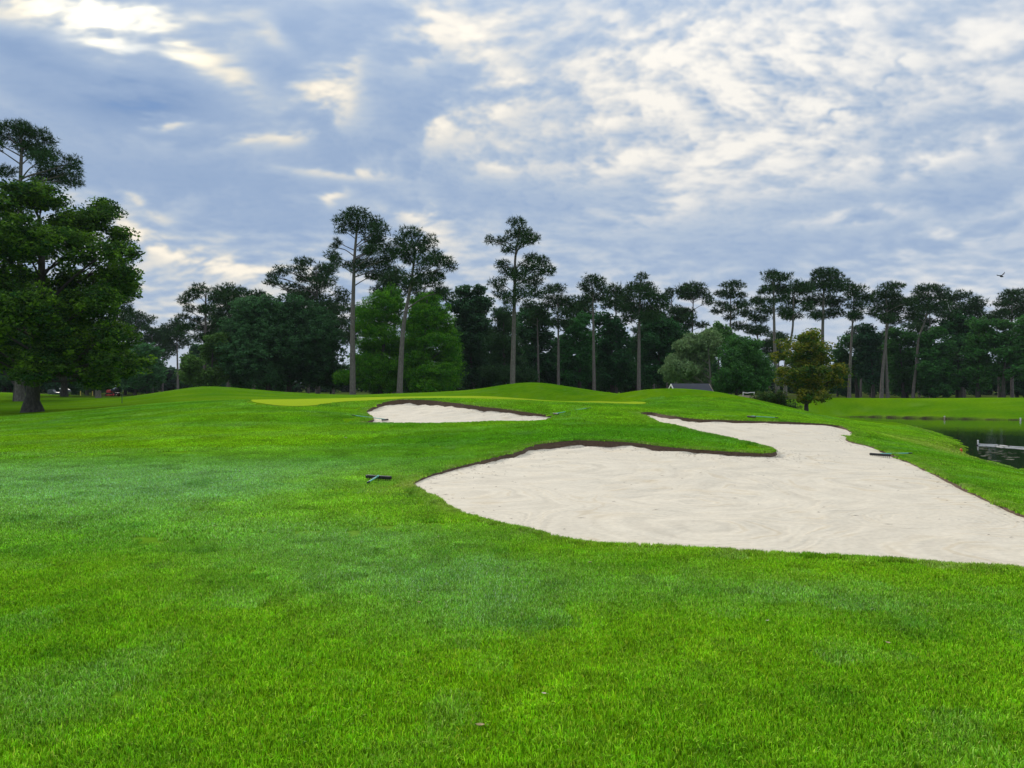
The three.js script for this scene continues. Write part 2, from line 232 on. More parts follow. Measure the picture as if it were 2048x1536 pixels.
function lawn(x, z, sb, sp) {
  const d = Math.hypot(x, z), n1 = fbm(x * 0.35, z * 0.35, 3), n2 = fbm(x * 1.7 + 9, z * 1.7, 3), n3 = fbm(x * 0.08 + 2, z * 0.08 - 6, 2);
  let c = mix3(T.rough, T.bright, clamp(0.46 + 0.55 * n1 + 0.35 * n3));
  const qx = x + 1.1 * n1 + 0.5 * n2, qz = z + 1.1 * n3 + 0.7 * n2 + 0.4 * n1;
  for (const q of zones) { const e = ((qx - q[0]) * q[2]) ** 2 + ((qz - q[1]) * q[3]) ** 2; if (e < 5) c = mix3(c, q[4], q[5] * Math.exp(-e)); }
  if (x < -1 && z < -13) { const s = Math.sin((x * 0.35 + z * 0.94) * 1.5 + 2 * n3); c = mix3(c, T.blue, 0.16 * smooth(0.2, 1, s) * smooth(-13, -17, z)); }   // mowing bands across the fairway
  c = mix3(c, T.blue, 0.30 * smooth(0.1, 0.6, n2));
  c = mix3(c, T.dark, 0.5 * smooth(0.1, 0.7, -n2));
  if (sb !== undefined && sb < 0.5) c = mix3(c, T.dry, 0.4 * (1 - smooth(0.0, 0.45, sb)) * clamp(0.4 + 1.4 * n2));         // thin, worn turf along the bunker edge
  if (sp !== undefined && sp < 1.4) { const far = smooth(-50, -56, z); c = mix3(c, T.dry, 0.5 * (1 - smooth(0.4, 1.4, sp)) * clamp(0.5 + n2)); c = mix3(c, T.mud, (1 - smooth(mix(-0.1, .25, far), mix(0.55, .85, far), sp + 0.5 * n2)) * mix(0.55, 0.97, far)); }
  { const wood = z < -70 ? Math.max(smooth(84, 92, d) * smooth(-52, -44, x) * (1 - smooth(22, 30, x)), smooth(124, 134, d) * (1 - smooth(-52, -44, x)), smooth(102, 110, -z) * smooth(22, 30, x)) : 0; if (wood > 0) c = mix3(c, T.litter, wood * clamp(.8 + .5 * n1)); }   // leaf litter under the wood
  return c;
}

// cut the grid along a level line: keeps value > 0
function cut(value, height, colour, uvScale, box) {
  const pos = [], col = [], uv = [], idx = [], seam = [], memo = new Int32Array(NX * NZ).fill(-1), edges = new Map();
  const put = (x, y, z) => { pos.push(x, y, z); uv.push(x * uvScale, z * uvScale); const c = colour ? colour(x, z) : [1, 1, 1]; col.push(...c); return pos.length / 3 - 1; };
  const corner = (k) => (memo[k] >= 0 ? memo[k] : (memo[k] = put(gx[k % NX], height(k), gz[Math.floor(k / NX)])));
  const between = (a, b) => {
    const key = a < b ? a * 1e6 + b : b * 1e6 + a; if (edges.has(key)) return edges.get(key);
    const t = value(a) / (value(a) - value(b)), x = mix(gx[a % NX], gx[b % NX], t), z = mix(gz[Math.floor(a / NX)], gz[Math.floor(b / NX)], t);
    const r = put(x, mix(height(a), height(b), t), z); edges.set(key, r); return r;
  };
  const tri = (q) => {
    const poly = [], on = [];
    for (let e = 0; e < 3; e++) { const a = q[e], b = q[(e + 1) % 3], va = value(a), vb = value(b); if (va > 0) poly.push(corner(a)); if ((va > 0) !== (vb > 0)) { const m = between(a, b); poly.push(m); on.push(m); } }
    for (let e = 1; e + 1 < poly.length; e++) idx.push(poly[0], poly[e], poly[e + 1]);
    if (on.length === 2) seam.push(on);
  };
  for (let j = 0; j + 1 < NZ; j++) for (let i = 0; i + 1 < NX; i++) {
    if (box && (gx[i + 1] < box[0] || gx[i] > box[1] || gz[j + 1] < box[2] || gz[j] > box[3])) continue;
    const a = j * NX + i, b = a + 1, c = a + NX, d = c + 1;
    tri([a, c, b]); tri([b, c, d]);
  }
  const g = new THREE.BufferGeometry();
  g.setAttribute('position', new THREE.Float32BufferAttribute(pos, 3)); g.setAttribute('uv', new THREE.Float32BufferAttribute(uv, 2)); if (colour) g.setAttribute('color', new THREE.Float32BufferAttribute(col, 3));
  g.setIndex(idx); g.computeVertexNormals(); g.userData.seam = seam; return g;
}
const grow = (b, m) => [b[0] - m, b[1] + m, b[2] - m, b[3] + m];

// ------------------------------------------------------------------ materials of the ground
const turfTex = tex(1024, 1024, (u, v) => { const a = tileNoise(u, v, 9, 5, 0.72), b = tileNoise(u, v, 60, 2, 0.6), s = 0.74 + 0.34 * a + 0.30 * b; return [s * (1 + 0.10 * b), s, s * (1 - 0.12 * a)]; }, false);
turfTex.repeat.set(0.45, 0.45);
const turfMat = new THREE.MeshPhysicalMaterial({ vertexColors: true, map: turfTex, bumpMap: turfTex, bumpScale: 0.012, roughness: 1, specularIntensity: 0.0 });
turfMat.color.setRGB(1.3, 1.3, 1.3);

// rake marks: the sand is combed along sweeping arcs
const SW = 1536, SPAN = 26;
const arcs = [[2.2, -8.9, 2.6], [5.2, -7.4, 2.2], [-0.6, -11.4, 2.4], [4.2, -12.5, 3.6], [8.6, -9.4, 2.8], [0.8, -14.8, 3.2], [7.6, -17, 4], [9.2, -25, 5], [-5, -33, 5], [2.6, -11, 1.8], [6.5, -13, 2.4]];
const comb = (x, z) => { let ph = 0.25 * x + z, s = 1; for (const [cx, cz, r] of arcs) { const d = Math.hypot((x - cx) * 0.8, z - cz), w = smooth(r, r * 0.55, d); if (w > 0) { ph = mix(ph, d + 0.3 * cx, w); s = Math.max(s, 1 + w); } } return [ph, s]; };
const sandAt = (u, v) => {
  const x = (u - 0.35) * SPAN, z = -(v) * SPAN - 4;
  const n = fbm(x * 1.2, z * 1.2, 4), g = fbm(x * 14, z * 14, 3, 0.7), [ph, s] = comb(x + 0.25 * n, z + 0.25 * fbm(x * 0.7 + 5, z * 0.7, 2));
  const line = noise(ph * 3.4, 0.6 * noise(x * 0.5, z * 0.5) + x * 0.6), fineLine = noise(ph * 8, x * 1.5);
  return { n, g, line, fineLine, s };
};
const sandMemo = [];
const sandCol = tex(SW, SW, (u, v) => {
  const q = sandAt(u, v), { n, g, line, fineLine, s } = q; sandMemo.push(0.5 + 0.08 * line * s + 0.16 * fineLine + 0.24 * g);
  const e = 0.03 * n + 0.06 * g + 0.034 * line + 0.04 * fineLine; const brown = smooth(0.05, 0.8, line * 0.3 + n * .8) * 0.32 + smooth(.3, .8, g) * .26 + smooth(.35, .75, fineLine) * .3 + smooth(.4, .8, line) * .25;
  return [0.828 + e - brown * 0.18, 0.788 + e - brown * 0.22, 0.703 + e * 0.95 - brown * 0.27];
}, true);
const sandBump = tex(SW, SW, (u, v, a, b) => { const h = sandMemo[b * SW + a]; return [h, h, h]; }, false);
for (const t of [sandCol, sandBump]) { t.repeat.set(1 / SPAN, -1 / SPAN); t.offset.set(0.35, -4 / SPAN); }
const sandMat = new THREE.MeshStandardMaterial({ map: sandCol, bumpMap: sandBump, bumpScale: 0.022, roughness: 0.95 });
const dirtTex = tex(512, 512, (u, v) => { const a = tileNoise(u, v, 12, 5, 0.7), b = tileNoise(u, v, 50, 2); const s = 0.75 + 0.5 * a + 0.25 * b; return [s, s * (0.96 + 0.06 * b), s * 0.92]; }, false);
const dirtMat = new THREE.MeshStandardMaterial({ map: dirtTex, bumpMap: dirtTex, bumpScale: 0.03, roughness: 1 }); dirtMat.color.setRGB(.135, .088, .055);

// ------------------------------------------------------------------ ground, bunkers, green, water
function structure(name, geo, mat, label) { const m = new THREE.Mesh(geo, mat); m.name = name; m.receiveShadow = m.castShadow = true; m.userData = { kind: 'structure', label, category: name.replace(/_/g, ' ') }; scene.add(m); return m; }
const turfGeo = cut((k) => gS[k], (k) => gH[k], (x, z) => lawn(x, z, gridAt(gS, x, z), gridAt(gP, x, z)), 1);
structure('ground', turfGeo, turfMat, 'mown grass of the golf course rising to the mounds behind the green');
function lip(geo, mat, parent, sdA) {                      // the bare earth face under the turf edge
  const p = geo.getAttribute('position'), pos = [], uv = [], idx = [];
  for (const [a, b] of geo.userData.seam) {
    const ax = p.getX(a), ay = p.getY(a), az = p.getZ(a), bx = p.getX(b), by = p.getY(b), bz = p.getZ(b);
    if (gridAt(sdA, ax, az) > 0.4) continue;
    const o = pos.length / 3;
    const foot = (x, y, z) => { const gxx = gridAt(sdA, x + .1, z) - gridAt(sdA, x - .1, z), gzz = gridAt(sdA, x, z + .1) - gridAt(sdA, x, z - .1), l = Math.hypot(gxx, gzz) || 1, w = 0.035 + 0.25 * deep(x, z) + 0.03 * fbm(x * 5, z * 5, 2); return [x - gxx / l * w, y - deep(x, z) - 0.06, z - gzz / l * w]; };
    const fa = foot(ax, ay, az), fb = foot(bx, by, bz), q = 0.35;
    const ma = [mix(ax, fa[0], q), mix(ay, fa[1], .5), mix(az, fa[2], q)], mb = [mix(bx, fb[0], q), mix(by, fb[1], .5), mix(bz, fb[2], q)];
    pos.push(ax, ay - .004, az, bx, by - .004, bz, ...ma, ...mb, ...fa, ...fb);
    for (const [x, y, z] of [[ax, ay, az], [bx, by, bz], ma, mb, fa, fb]) uv.push((x + z * .7) * 1.1, y * 1.5);
    idx.push(o, o + 2, o + 1, o + 1, o + 2, o + 3, o + 2, o + 4, o + 3, o + 3, o + 4, o + 5);
  }
  const g = new THREE.BufferGeometry(); g.setAttribute('position', new THREE.Float32BufferAttribute(pos, 3)); g.setAttribute('uv', new THREE.Float32BufferAttribute(uv, 2)); g.setIndex(idx); g.computeVertexNormals();
  return part('earth_lip', g, mat, parent);
}
const sandH = new Float32Array(NX * NZ).fill(-5);
for (let j = 0; j < NZ; j++) for (let i = 0; i < NX; i++) { const k = j * NX + i; if (gS[k] < 0.6) sandH[k] = gT[k] - deep(gx[i], gz[j]) + sandRipple(gx[i], gz[j]); }
const bigBunker = structure('sand_bunker', cut((k) => 0.10 - gB[k], (k) => sandH[k], null, 1, grow(big.box, 1)), sandMat, 'large pale sand bunker curling round a tongue of grass, close to the pond');
lip(turfGeo, dirtMat, bigBunker, gB);
const smallBunker = structure('sand_bunker_001', cut((k) => 0.10 - gM[k], (k) => sandH[k], null, 1, grow(small.box, 1)), sandMat, 'smaller sand bunker cut into the slope below the putting green');
lip(turfGeo, dirtMat, smallBunker, gM);
const greenTex = tex(512, 512, (u, v) => { const s = 0.86 + 0.16 * tileNoise(u, v, 30, 3, .7) + 0.05 * tileNoise(u, v, 4, 2); return [s, s, s]; }, false); greenTex.repeat.set(.6, .6);
structure('putting_green', cut((k) => -gG[k], (k) => gH[k] + 0.012, null, 1, grow(green.box, 1)), new THREE.MeshPhysicalMaterial({ specularIntensity: 0, map: greenTex, color: new THREE.Color().setRGB(.34, .47, .022), roughness: 1 }), 'smooth closely mown lime green putting surface');
{
  const ripple = tex(512, 512, (u, v) => { const s = 0.5 + 0.28 * tileNoise(u, v, 5, 3) + 0.2 * tileNoise(v, u, 16, 2); return [s, s, s]; }, false); ripple.repeat.set(.35, .35);
  const g = cut((k) => 1.3 - gP[k], () => WATER, null, 1, grow(pond.box, 2));
  const m = new THREE.MeshPhysicalMaterial({ color: new THREE.Color().setRGB(.012, .020, .008), roughness: 0.045, ior: 1.33, bumpMap: ripple, bumpScale: 0.006 });
  structure('pond_water', g, m, 'dark still pond mirroring the far bank and trees');
}
scene.fog = new THREE.FogExp2(new THREE.Color(0.78, 0.86, 1.0), 0.00012);
console.log('ground done');

// ------------------------------------------------------------------ trees
const barkTex = tex(512, 512, (u, v) => { const p = tileNoise(u, v * 0.999, 10, 3), q = tileNoise(u, v, 5, 2), cr = Math.abs(tileNoise(u, v, 7, 3, .6)), s = 0.62 + 0.55 * smooth(0.02, 0.22, cr) * 0.7 + 0.25 * p + 0.12 * q; return [s, s * 0.97, s * 0.95]; }, false);
const bark = (rgb) => { const t = barkTex.clone(); t.needsUpdate = true; t.repeat.set(2, 0.35); return new THREE.MeshStandardMaterial({ color: new THREE.Color().setRGB(...rgb), map: t, bumpMap: t, bumpScale: 0.03, roughness: 0.95 }); };
const BARK = { pine: bark([.20, .175, .16]), oak: bark([.095, .085, .075]), dark: bark([.085, .075, .065]), pale: bark([.26, .24, .21]) };
const leafMat = new THREE.MeshPhysicalMaterial({ vertexColors: true, roughness: 0.95, transmission: 0.3, thickness: 0, specularIntensity: 0.25, side: THREE.DoubleSide });
const needleMat = new THREE.MeshPhysicalMaterial({ vertexColors: true, roughness: 0.8, specularIntensity: 0.3, side: THREE.DoubleSide });

class Faces {                                             // many small faces in one geometry
  constructor() { this.p = []; this.c = []; this.i = []; this.n = []; }
  add(points, rgb) {
    const o = this.p.length / 3, [a, b, c] = points;
    const ux = b[0] - a[0], uy = b[1] - a[1], uz = b[2] - a[2], vx = c[0] - a[0], vy = c[1] - a[1], vz = c[2] - a[2];
    let nx = uy * vz - uz * vy, ny = uz * vx - ux * vz, nz = ux * vy - uy * vx; const l = Math.hypot(nx, ny, nz) || 1; nx /= l; ny /= l; nz /= l;
    for (const q of points) { this.p.push(q[0], q[1], q[2]); this.c.push(rgb[0], rgb[1], rgb[2]); this.n.push(nx, ny, nz); }
    for (let k = 1; k + 1 < points.length; k++) this.i.push(o, o + k, o + k + 1);
  }
  build() { const g = new THREE.BufferGeometry(); g.setAttribute('position', new THREE.Float32BufferAttribute(this.p, 3)); g.setAttribute('normal', new THREE.Float32BufferAttribute(this.n, 3)); g.setAttribute('color', new THREE.Float32BufferAttribute(this.c, 3)); g.setIndex(this.i); return g; }
}
const ball = (r) => { let x, y, z, l; do { x = r() * 2 - 1; y = r() * 2 - 1; z = r() * 2 - 1; l = x * x + y * y + z * z; } while (l > 1 || l < 1e-4); l = Math.sqrt(l); return [x / l, y / l, z / l, l]; };
// a tapering limb through points [x, y, z, radius]
function limb(pts, sides = 7, seg = 3, wob = 0, r = Math.random) {
  const c = new THREE.CatmullRomCurve3(pts.map((p) => new THREE.Vector3(p[0], p[1], p[2]))), n = (pts.length - 1) * seg, pos = [], uv = [], idx = [], nor = [];
  const T0 = new THREE.Vector3(), A = new THREE.Vector3(), B = new THREE.Vector3(), P = new THREE.Vector3(); let len = 0, last = null;
  for (let k = 0; k <= n; k++) {
    const t = k / n, f = t * (pts.length - 1), i = Math.min(pts.length - 2, Math.floor(f)), rad = mix(pts[i][3], pts[i + 1][3], f - i);
    c.getPoint(t, P); c.getTangent(t, T0); if (last) len += P.distanceTo(last); last = P.clone();
    A.set(0, 0, 1).addScaledVector(T0, -T0.z); if (A.lengthSq() < .05) A.set(1, 0, 0).addScaledVector(T0, -T0.x); A.normalize(); B.crossVectors(T0, A);
    for (let s = 0; s <= sides; s++) { const a = s / sides * 2 * Math.PI, ca = Math.cos(a), sa = Math.sin(a), q = rad * (1 + wob * Math.sin(a * 3 + k)); const nx = A.x * ca + B.x * sa, ny = A.y * ca + B.y * sa, nz = A.z * ca + B.z * sa; pos.push(P.x + nx * q, P.y + ny * q, P.z + nz * q); nor.push(nx, ny, nz); uv.push(s / sides, len * 0.8); }
    if (k) for (let s = 0; s < sides; s++) { const o = k * (sides + 1) + s, p = o - sides - 1; idx.push(p, p + 1, o, o, p + 1, o + 1); }
  }
  const g = new THREE.BufferGeometry(); g.setAttribute('position', new THREE.Float32BufferAttribute(pos, 3)); g.setAttribute('normal', new THREE.Float32BufferAttribute(nor, 3)); g.setAttribute('uv', new THREE.Float32BufferAttribute(uv, 2)); g.setIndex(idx); return g;
}
// pine needles: tufts of stiff needles over the outside of each clump [x, y, z, rx, ry, rz]
function needles(clumps, o, r) {
  const f = new Faces();
  for (const [cx, cy, cz, rx, ry, rz] of clumps) {
    const n = Math.ceil(o.n * (rx * rz + rx * ry) * 0.5 + 6);
    for (let k = 0; k < n; k++) {
      const b = ball(r), q = Math.pow(r(), 0.45) * (0.82 + 0.4 * r()); const px = cx + b[0] * rx * q, py = cy + (b[1] * 0.9 + 0.1) * ry * q, pz = cz + b[2] * rz * q;
      const ax = b[0] * .8 + (r() - .5), ay = b[1] * .6 + .35 + (r() - .5) * .6, az = b[2] * .8 + (r() - .5), tt = 0.75 + 0.5 * r(), warm = r();
      const rgb = [o.c[0] * tt * (0.9 + .35 * warm), o.c[1] * tt, o.c[2] * tt * (1.15 - .3 * warm)];
      for (let m = 0; m < o.per; m++) {
        const d = ball(r); let dx = ax + d[0] * 1.1, dy = ay + d[1] * 1.1, dz = az + d[2] * 1.1; const l = o.len * (0.65 + .6 * r()) / Math.hypot(dx, dy, dz); dx *= l; dy *= l; dz *= l;
        const w = o.w * (0.7 + .6 * r()), e = ball(r);
        f.add([[px + e[0] * w, py + e[1] * w, pz + e[2] * w], [px - e[0] * w, py - e[1] * w, pz - e[2] * w], [px + dx, py + dy, pz + dz]], rgb);
      }
    }
  }
  return f.build();
}
// broad leaves: sprays of leaf faces, gathered in sub-clumps over each lobe
function leaves(lobes, o, r) {
  const f = new Faces(), c2 = o.c2;
  for (const [cx, cy, cz, rx, ry, rz] of lobes) {
    const area = (rx * ry + rx * rz + ry * rz) / 3 * 4 * Math.PI, clumps = Math.ceil(area * o.clumps);
    for (let k = 0; k < clumps; k++) {
      const b = ball(r), q = Math.pow(r(), o.fill ?? 0.4) * (0.85 + .3 * r() + (o.rag ?? .12) * r() ** 4), sx = cx + b[0] * rx * q, sy = cy + b[1] * ry * q, sz = cz + b[2] * rz * q, sr = o.spray * (0.6 + .8 * r());
      const pick = c2 ? clamp(o.mix2 * 1.25 * Math.pow(r(), o.rare ?? 1)) : 0, tone = 0.8 + .4 * r();
      const base = c2 ? mix3(o.c, c2, pick) : o.c;
      for (let m = 0; m < o.per; m++) {
        const e = ball(r), er = Math.cbrt(e[3]) * sr, px = sx + e[0] * er, py = sy + e[1] * er * (o.flat ?? .7), pz = sz + e[2] * er;
        const s = o.size * (0.6 + .8 * r()), d = ball(r), h = ball(r); d[1] = d[1] * .6 - (o.droop ?? .15);
        // the leaf lies between its axis d and a width h, facing up and out more often than not
        let wx = d[1] * (h[2] + b[2] * .6) - d[2] * (h[1] + 1.0), wy = d[2] * (h[0] + b[0] * .6) - d[0] * (h[2] + b[2] * .6), wz = d[0] * (h[1] + 1.0) - d[1] * (h[0] + b[0] * .6); const wl = (o.wide ?? .5) * s / (Math.hypot(wx, wy, wz) || 1); wx *= wl; wy *= wl; wz *= wl;
        const tt = tone * (0.8 + .4 * r()), dx = d[0] * s, dy = d[1] * s, dz = d[2] * s;
        f.add([[px - dx, py - dy, pz - dz], [px + wx, py + wy, pz + wz], [px + dx, py + dy, pz + dz], [px - wx, py - wy, pz - wz]], [base[0] * tt, base[1] * tt, base[2] * tt * (0.85 + .3 * r())]);
      }
    }
  }
  return f.build();
}
// a tree from what the photograph shows: trunk line and crown lobes as pixels (zoomed region x0, y0, scale), all at distance d
function shown(Z, d, trunk, lobes, r, spread = 0.55, puff = 1) {
  const P = (x, y) => [Z[0] + x * Z[2], Z[1] + y * Z[2]];
  const [ub, vb] = P(...trunk[0]), X0 = (ub - CU) / F * d, Y0 = gy(X0, -d), m = d / F;
  const loc = (x, y) => { const [u, v] = P(x, y); return [(u - ub) * m, EYE - (v - HV) * m - Y0]; };
  let lo = 1e9, hi = -1e9; const L = lobes.map(([x, y, a, b]) => { const [lx, ly] = loc(x, y); lo = Math.min(lo, lx - a * Z[2] * m); hi = Math.max(hi, lx + a * Z[2] * m); return [lx, ly, 0, a * Z[2] * m * puff, b * Z[2] * m * puff, 0]; });
  const half = (hi - lo) / 2, mid = (hi + lo) / 2;
  for (const l of L) { const room = Math.sqrt(Math.max(0, 1 - Math.min(1, Math.abs(l[0] - mid) / half) ** 2)); l[2] = (r() * 2 - 1) * room * half * spread; l[5] = (l[3] + l[4]) / 2 * (0.9 + .4 * r()); }
  return { base: [X0, Y0, -d], trunk: trunk.map((p) => loc(...p)), lobes: L, half };
}
function trunkAndLimbs(t, r, o) {
  const tr = t.trunk.map((p, k) => [p[0], k ? p[1] : -0.3, 0, 0]); const n = tr.length, top = tr[n - 1][1];
  tr.forEach((p, k) => { p[3] = mix(o.r0, o.r1, clamp(p[1] / top)); }); const base = tr.slice(); base.unshift([tr[0][0], -0.3, 0, o.r0 * (o.flare ?? 1.35)]); base[1] = [mix(tr[0][0], tr[1][0], .04), Math.min(0.9, top * .06), 0, o.r0 * 1.02];
  const where = (y) => { for (let k = 1; k < n; k++) if (y <= tr[k][1] || k === n - 1) { const f = clamp((y - tr[k - 1][1]) / (tr[k][1] - tr[k - 1][1])); return [mix(tr[k - 1][0], tr[k][0], f), mix(tr[k - 1][1], tr[k][1], f), 0, mix(tr[k - 1][3], tr[k][3], f)]; } };
  const limbs = [];
  for (const l of t.lobes) {
    const h = Math.hypot(l[0], l[2]), y = clamp(l[1] - h * o.rise - r() * .6, o.low * top, top), a = where(y); const dist = Math.hypot(l[0] - a[0], l[2], l[1] - a[1]); if (dist < 0.5) continue;
    const rr = clamp(0.012 * dist + 0.03, 0.03, a[3] * .6), b = [mix(a[0], l[0], .5) + (r() - .5) * .15 * dist, mix(a[1], l[1], .5) + (r() - .35) * .16 * dist, mix(a[2], l[2], .5) + (r() - .5) * .15 * dist, rr * .7];
    limbs.push(limb([a.map((v, k) => (k === 3 ? rr : v)), b, [l[0], l[1], l[2], rr * .3]], 5, 3));
    for (let q = 0; q < o.twigs; q++) { const e = ball(r); limbs.push(limb([b.map((v, k) => (k === 3 ? rr * .45 : v)), [mix(b[0], l[0], .5) + e[0] * l[3] * .3, mix(b[1], l[1], .5) + e[1] * l[4] * .3, mix(b[2], l[2], .5) + e[2] * l[5] * .3, rr * .3], [l[0] + e[0] * l[3] * .8, l[1] + e[1] * l[4] * .8, l[2] + e[2] * l[5] * .8, rr * .12]], 4, 2)); }
  }
  return [limb(base, o.sides ?? 10, 5, .03), limbs.length ? mergeGeometries(limbs) : null];
}
function makeTree(name, label, category, t, kind, r, group) {
  const g = thing(name, label, category, t.base, 0, group), o = kind.wood;
  const [tr, br] = trunkAndLimbs(t, r, o);
  part('trunk', tr, BARK[kind.bark], g);
  if (br) part('branches', br, BARK[kind.bark], g).userData.kind = 'stuff';
  const cr = part('crown', kind.needle ? needles(t.lobes, kind, r) : leaves(t.lobes, kind, r), kind.needle ? needleMat : leafMat, g);
  return g;
}
const PINE = { needle: true, n: 160, per: 6, len: .40, w: .040, c: [.028, .080, .018], bark: 'pine', wood: { r0: .33, r1: .09, rise: .35, low: .5, twigs: 2, flare: 1.2 } };
const pineAt = (d, more = {}) => ({ ...PINE, n: PINE.n * (90 / d) ** 1.3, len: PINE.len * (d / 90) ** .5, w: PINE.w * d / 90, ...more, wood: { ...PINE.wood, ...(more.wood ?? {}) } });
const HARD = { clumps: 3.4, per: 26, spray: .42, size: .16, wide: .55, c: [.030, .070, .022], bark: 'dark', wood: { r0: .3, r1: .06, rise: .5, low: .15, twigs: 0 } };
const hardAt = (d, c, more = {}) => ({ ...HARD, clumps: HARD.clumps * (95 / d) ** 1.6, size: HARD.size * (d / 95), spray: HARD.spray * (d / 95) ** .7, ...more, c: more.bark === 'oak' || more.droop !== undefined ? c : [c[0] * 1.3, c[1] * 1.85, c[2] * 1.1], wood: { ...HARD.wood, ...(more.wood ?? {}) } });

const Z1 = [0, 220, 0.41667], Z2 = [320, 380, 0.3125], Z3 = [880, 420, 0.27344], Z4 = [1280, 520, 0.25391], Z5 = [1600, 520, 0.28645];
let seed = 100; const R = () => RNG(seed++);
function pine(name, label, Z, d, trunk, lobes, r0, more, group) { const r = R(), k = pineAt(d, more); k.wood = { ...k.wood, r0, r1: r0 * .3 }; return makeTree(name, label, 'pine tree', shown(Z, d, trunk, lobes, r, .7, 1.1), k, r, group); }
function broad(name, label, cat, Z, d, trunk, lobes, c, more = {}, group) { const r = R(); return makeTree(name, label, cat, shown(Z, d, trunk, lobes, r, more.spread ?? .6, more.puff ?? 1.08), hardAt(d, c, more), r, group); }

// the big tree at the left and what stands with it
broad('oak_tree', 'huge dense dark oak whose crown fills the edge of the fairway', 'oak tree', Z1, 46, [[155,1455],[158,1360],[165,1200],[190,1000],[200,760],[190,520]], [[30,360,90,70],[120,400,90,60],[230,420,90,60],[320,400,70,60],[390,470,70,60],[60,480,120,80],[190,520,120,80],[310,520,110,80],[430,560,70,60],[20,620,120,90],[150,650,130,90],[290,660,130,90],[410,680,110,80],[520,660,80,60],[590,700,46,46],[0,780,120,90],[120,800,130,90],[260,820,130,90],[400,820,130,90],[520,800,100,80],[595,790,50,50],[40,950,120,80],[170,960,130,80],[320,980,140,90],[460,960,120,90],[570,930,70,70],[100,1090,120,70],[240,1110,130,80],[380,1110,130,80],[510,1080,110,80],[600,1090,50,60],[30,1200,90,60],[330,1210,120,70],[470,1210,120,70],[580,1200,60,60],[540,1280,80,45],[430,1290,90,40],[300,1280,70,40],[235,1180,80,50],[60,1200,70,40],[-100,500,120,120],[-120,750,120,120],[-110,1000,120,120],[-80,1150,100,80],[-220,850,110,110],[-210,620,100,100]],
  [.018, .074, .010], { clumps: 6.5, per: 32, spray: .40, size: .10, flat: .5, rag: .35, puff: .98, fill: .33, c2: [.135, .27, .014], mix2: .9, rare: 1.7, bark: 'oak', spread: .75, wood: { r0: .40, r1: .12, rise: .5, low: .16, twigs: 2, flare: 1.9, sides: 16 } });
pine('pine_tree', 'tall pine whose spreading top rises above the big oak', Z1, 62, [[95,1400],[95,900],[97,400],[104,180]], [[40,70,50,30],[100,90,60,35],[160,110,50,35],[20,110,50,40],[190,130,35,25],[90,150,60,40],[150,190,70,40],[220,210,60,35],[290,230,50,35],[310,280,35,30],[250,260,60,40],[170,260,70,35],[290,320,50,30],[200,300,50,30],[30,200,50,30],[-20,160,60,50],[-40,90,60,50],[130,300,50,25],[20,300,60,30]], .36);
pine('pine_tree', 'pine with one dark tuft showing past the edge of the big oak', Z1, 76, [[470,1372],[520,1100],[590,860]], [[640,870,32,36],[600,905,40,40],[655,842,18,16],[590,960,50,40],[560,1020,50,40],[600,830,40,30]], .26);
broad('oak_tree', 'dark tree standing behind the trunk of the big oak', 'oak tree', Z1, 62, [[82,1398],[84,1280],[90,1100]], [[60,1120,120,60],[160,1120,110,50],[-40,1180,110,60],[20,1080,130,80],[140,1070,130,80],[-130,1100,120,80],[-80,980,130,90],[60,960,140,90],[190,960,120,90],[270,1090,110,70],[0,860,120,80],[130,850,120,80],[330,1180,90,50],[-200,1150,100,70]], [.022, .074, .014], { bark: 'oak', spread: .9, wood: { r0: .30, flare: 1.2 } });
broad('oak_tree', 'dark tree beside the white golf cart, its thick trunk hiding half of the cart', 'oak tree', Z1, 80, [[308,1380],[308,1300],[308,1150]], [[310,1210,90,50],[240,1180,90,50],[380,1190,90,50],[310,1130,110,60],[440,1150,90,60],[200,1120,100,60],[380,1070,110,70],[270,1040,110,70],[480,1210,80,46],[150,1190,80,46],[460,1080,90,60],[330,970,110,70]], [.022, .070, .018], { bark: 'oak', spread: .9, wood: { r0: .36, flare: 1.4 } });
broad('oak_tree', 'dark tree between the golf cart and the ride-on mower', 'oak tree', Z1, 96, [[418,1378],[418,1320],[420,1180]], [[420,1240,90,50],[360,1250,60,40],[480,1240,70,50],[430,1180,100,60]], [.028, .060, .024], { bark: 'oak', wood: { r0: .22 } });
broad('oak_tree', 'blue-green round tree in the hazy gap beyond the flag pole', 'tree', Z1, 120, [[650,1380],[655,1300],[690,1180]], [[660,1180,60,50],[700,1235,62,60],[738,1290,40,40],[650,1270,60,60],[690,1160,50,40]], [.044, .092, .046], { wood: { r0: .2 } });

// pines and broad trees behind the mounds
pine('pine_tree', 'open pine with thin drooping limbs beside the left mound', Z2, 94, [[285,1262],[290,1000],[292,740],[295,650]], [[290,650,60,35],[230,680,50,35],[200,720,40,30],[160,760,35,25],[350,680,50,40],[250,760,50,30],[330,770,50,30],[120,810,45,20],[190,830,50,22],[140,870,45,18],[230,880,60,25],[320,860,50,25],[260,950,60,30],[300,940,60,30],[180,900,40,18]], .27, { wood: { low: .35 } });
pine('pine_tree', 'round topped dense pine just behind the open drooping pine', Z2, 102, [[440,1250],[440,1000],[440,680]], [[430,645,100,40],[500,690,60,50],[370,690,60,45],[440,740,110,60],[520,760,50,40],[400,800,60,40],[480,820,60,40],[440,860,70,40]], .26);
pine('pine_tree', 'small pine top peeping over the grey-green broad tree', Z2, 112, [[600,1250],[600,900],[598,670]], [[590,680,50,30],[640,670,40,25],[560,720,50,35],[630,720,60,40],[600,760,70,40]], .24);
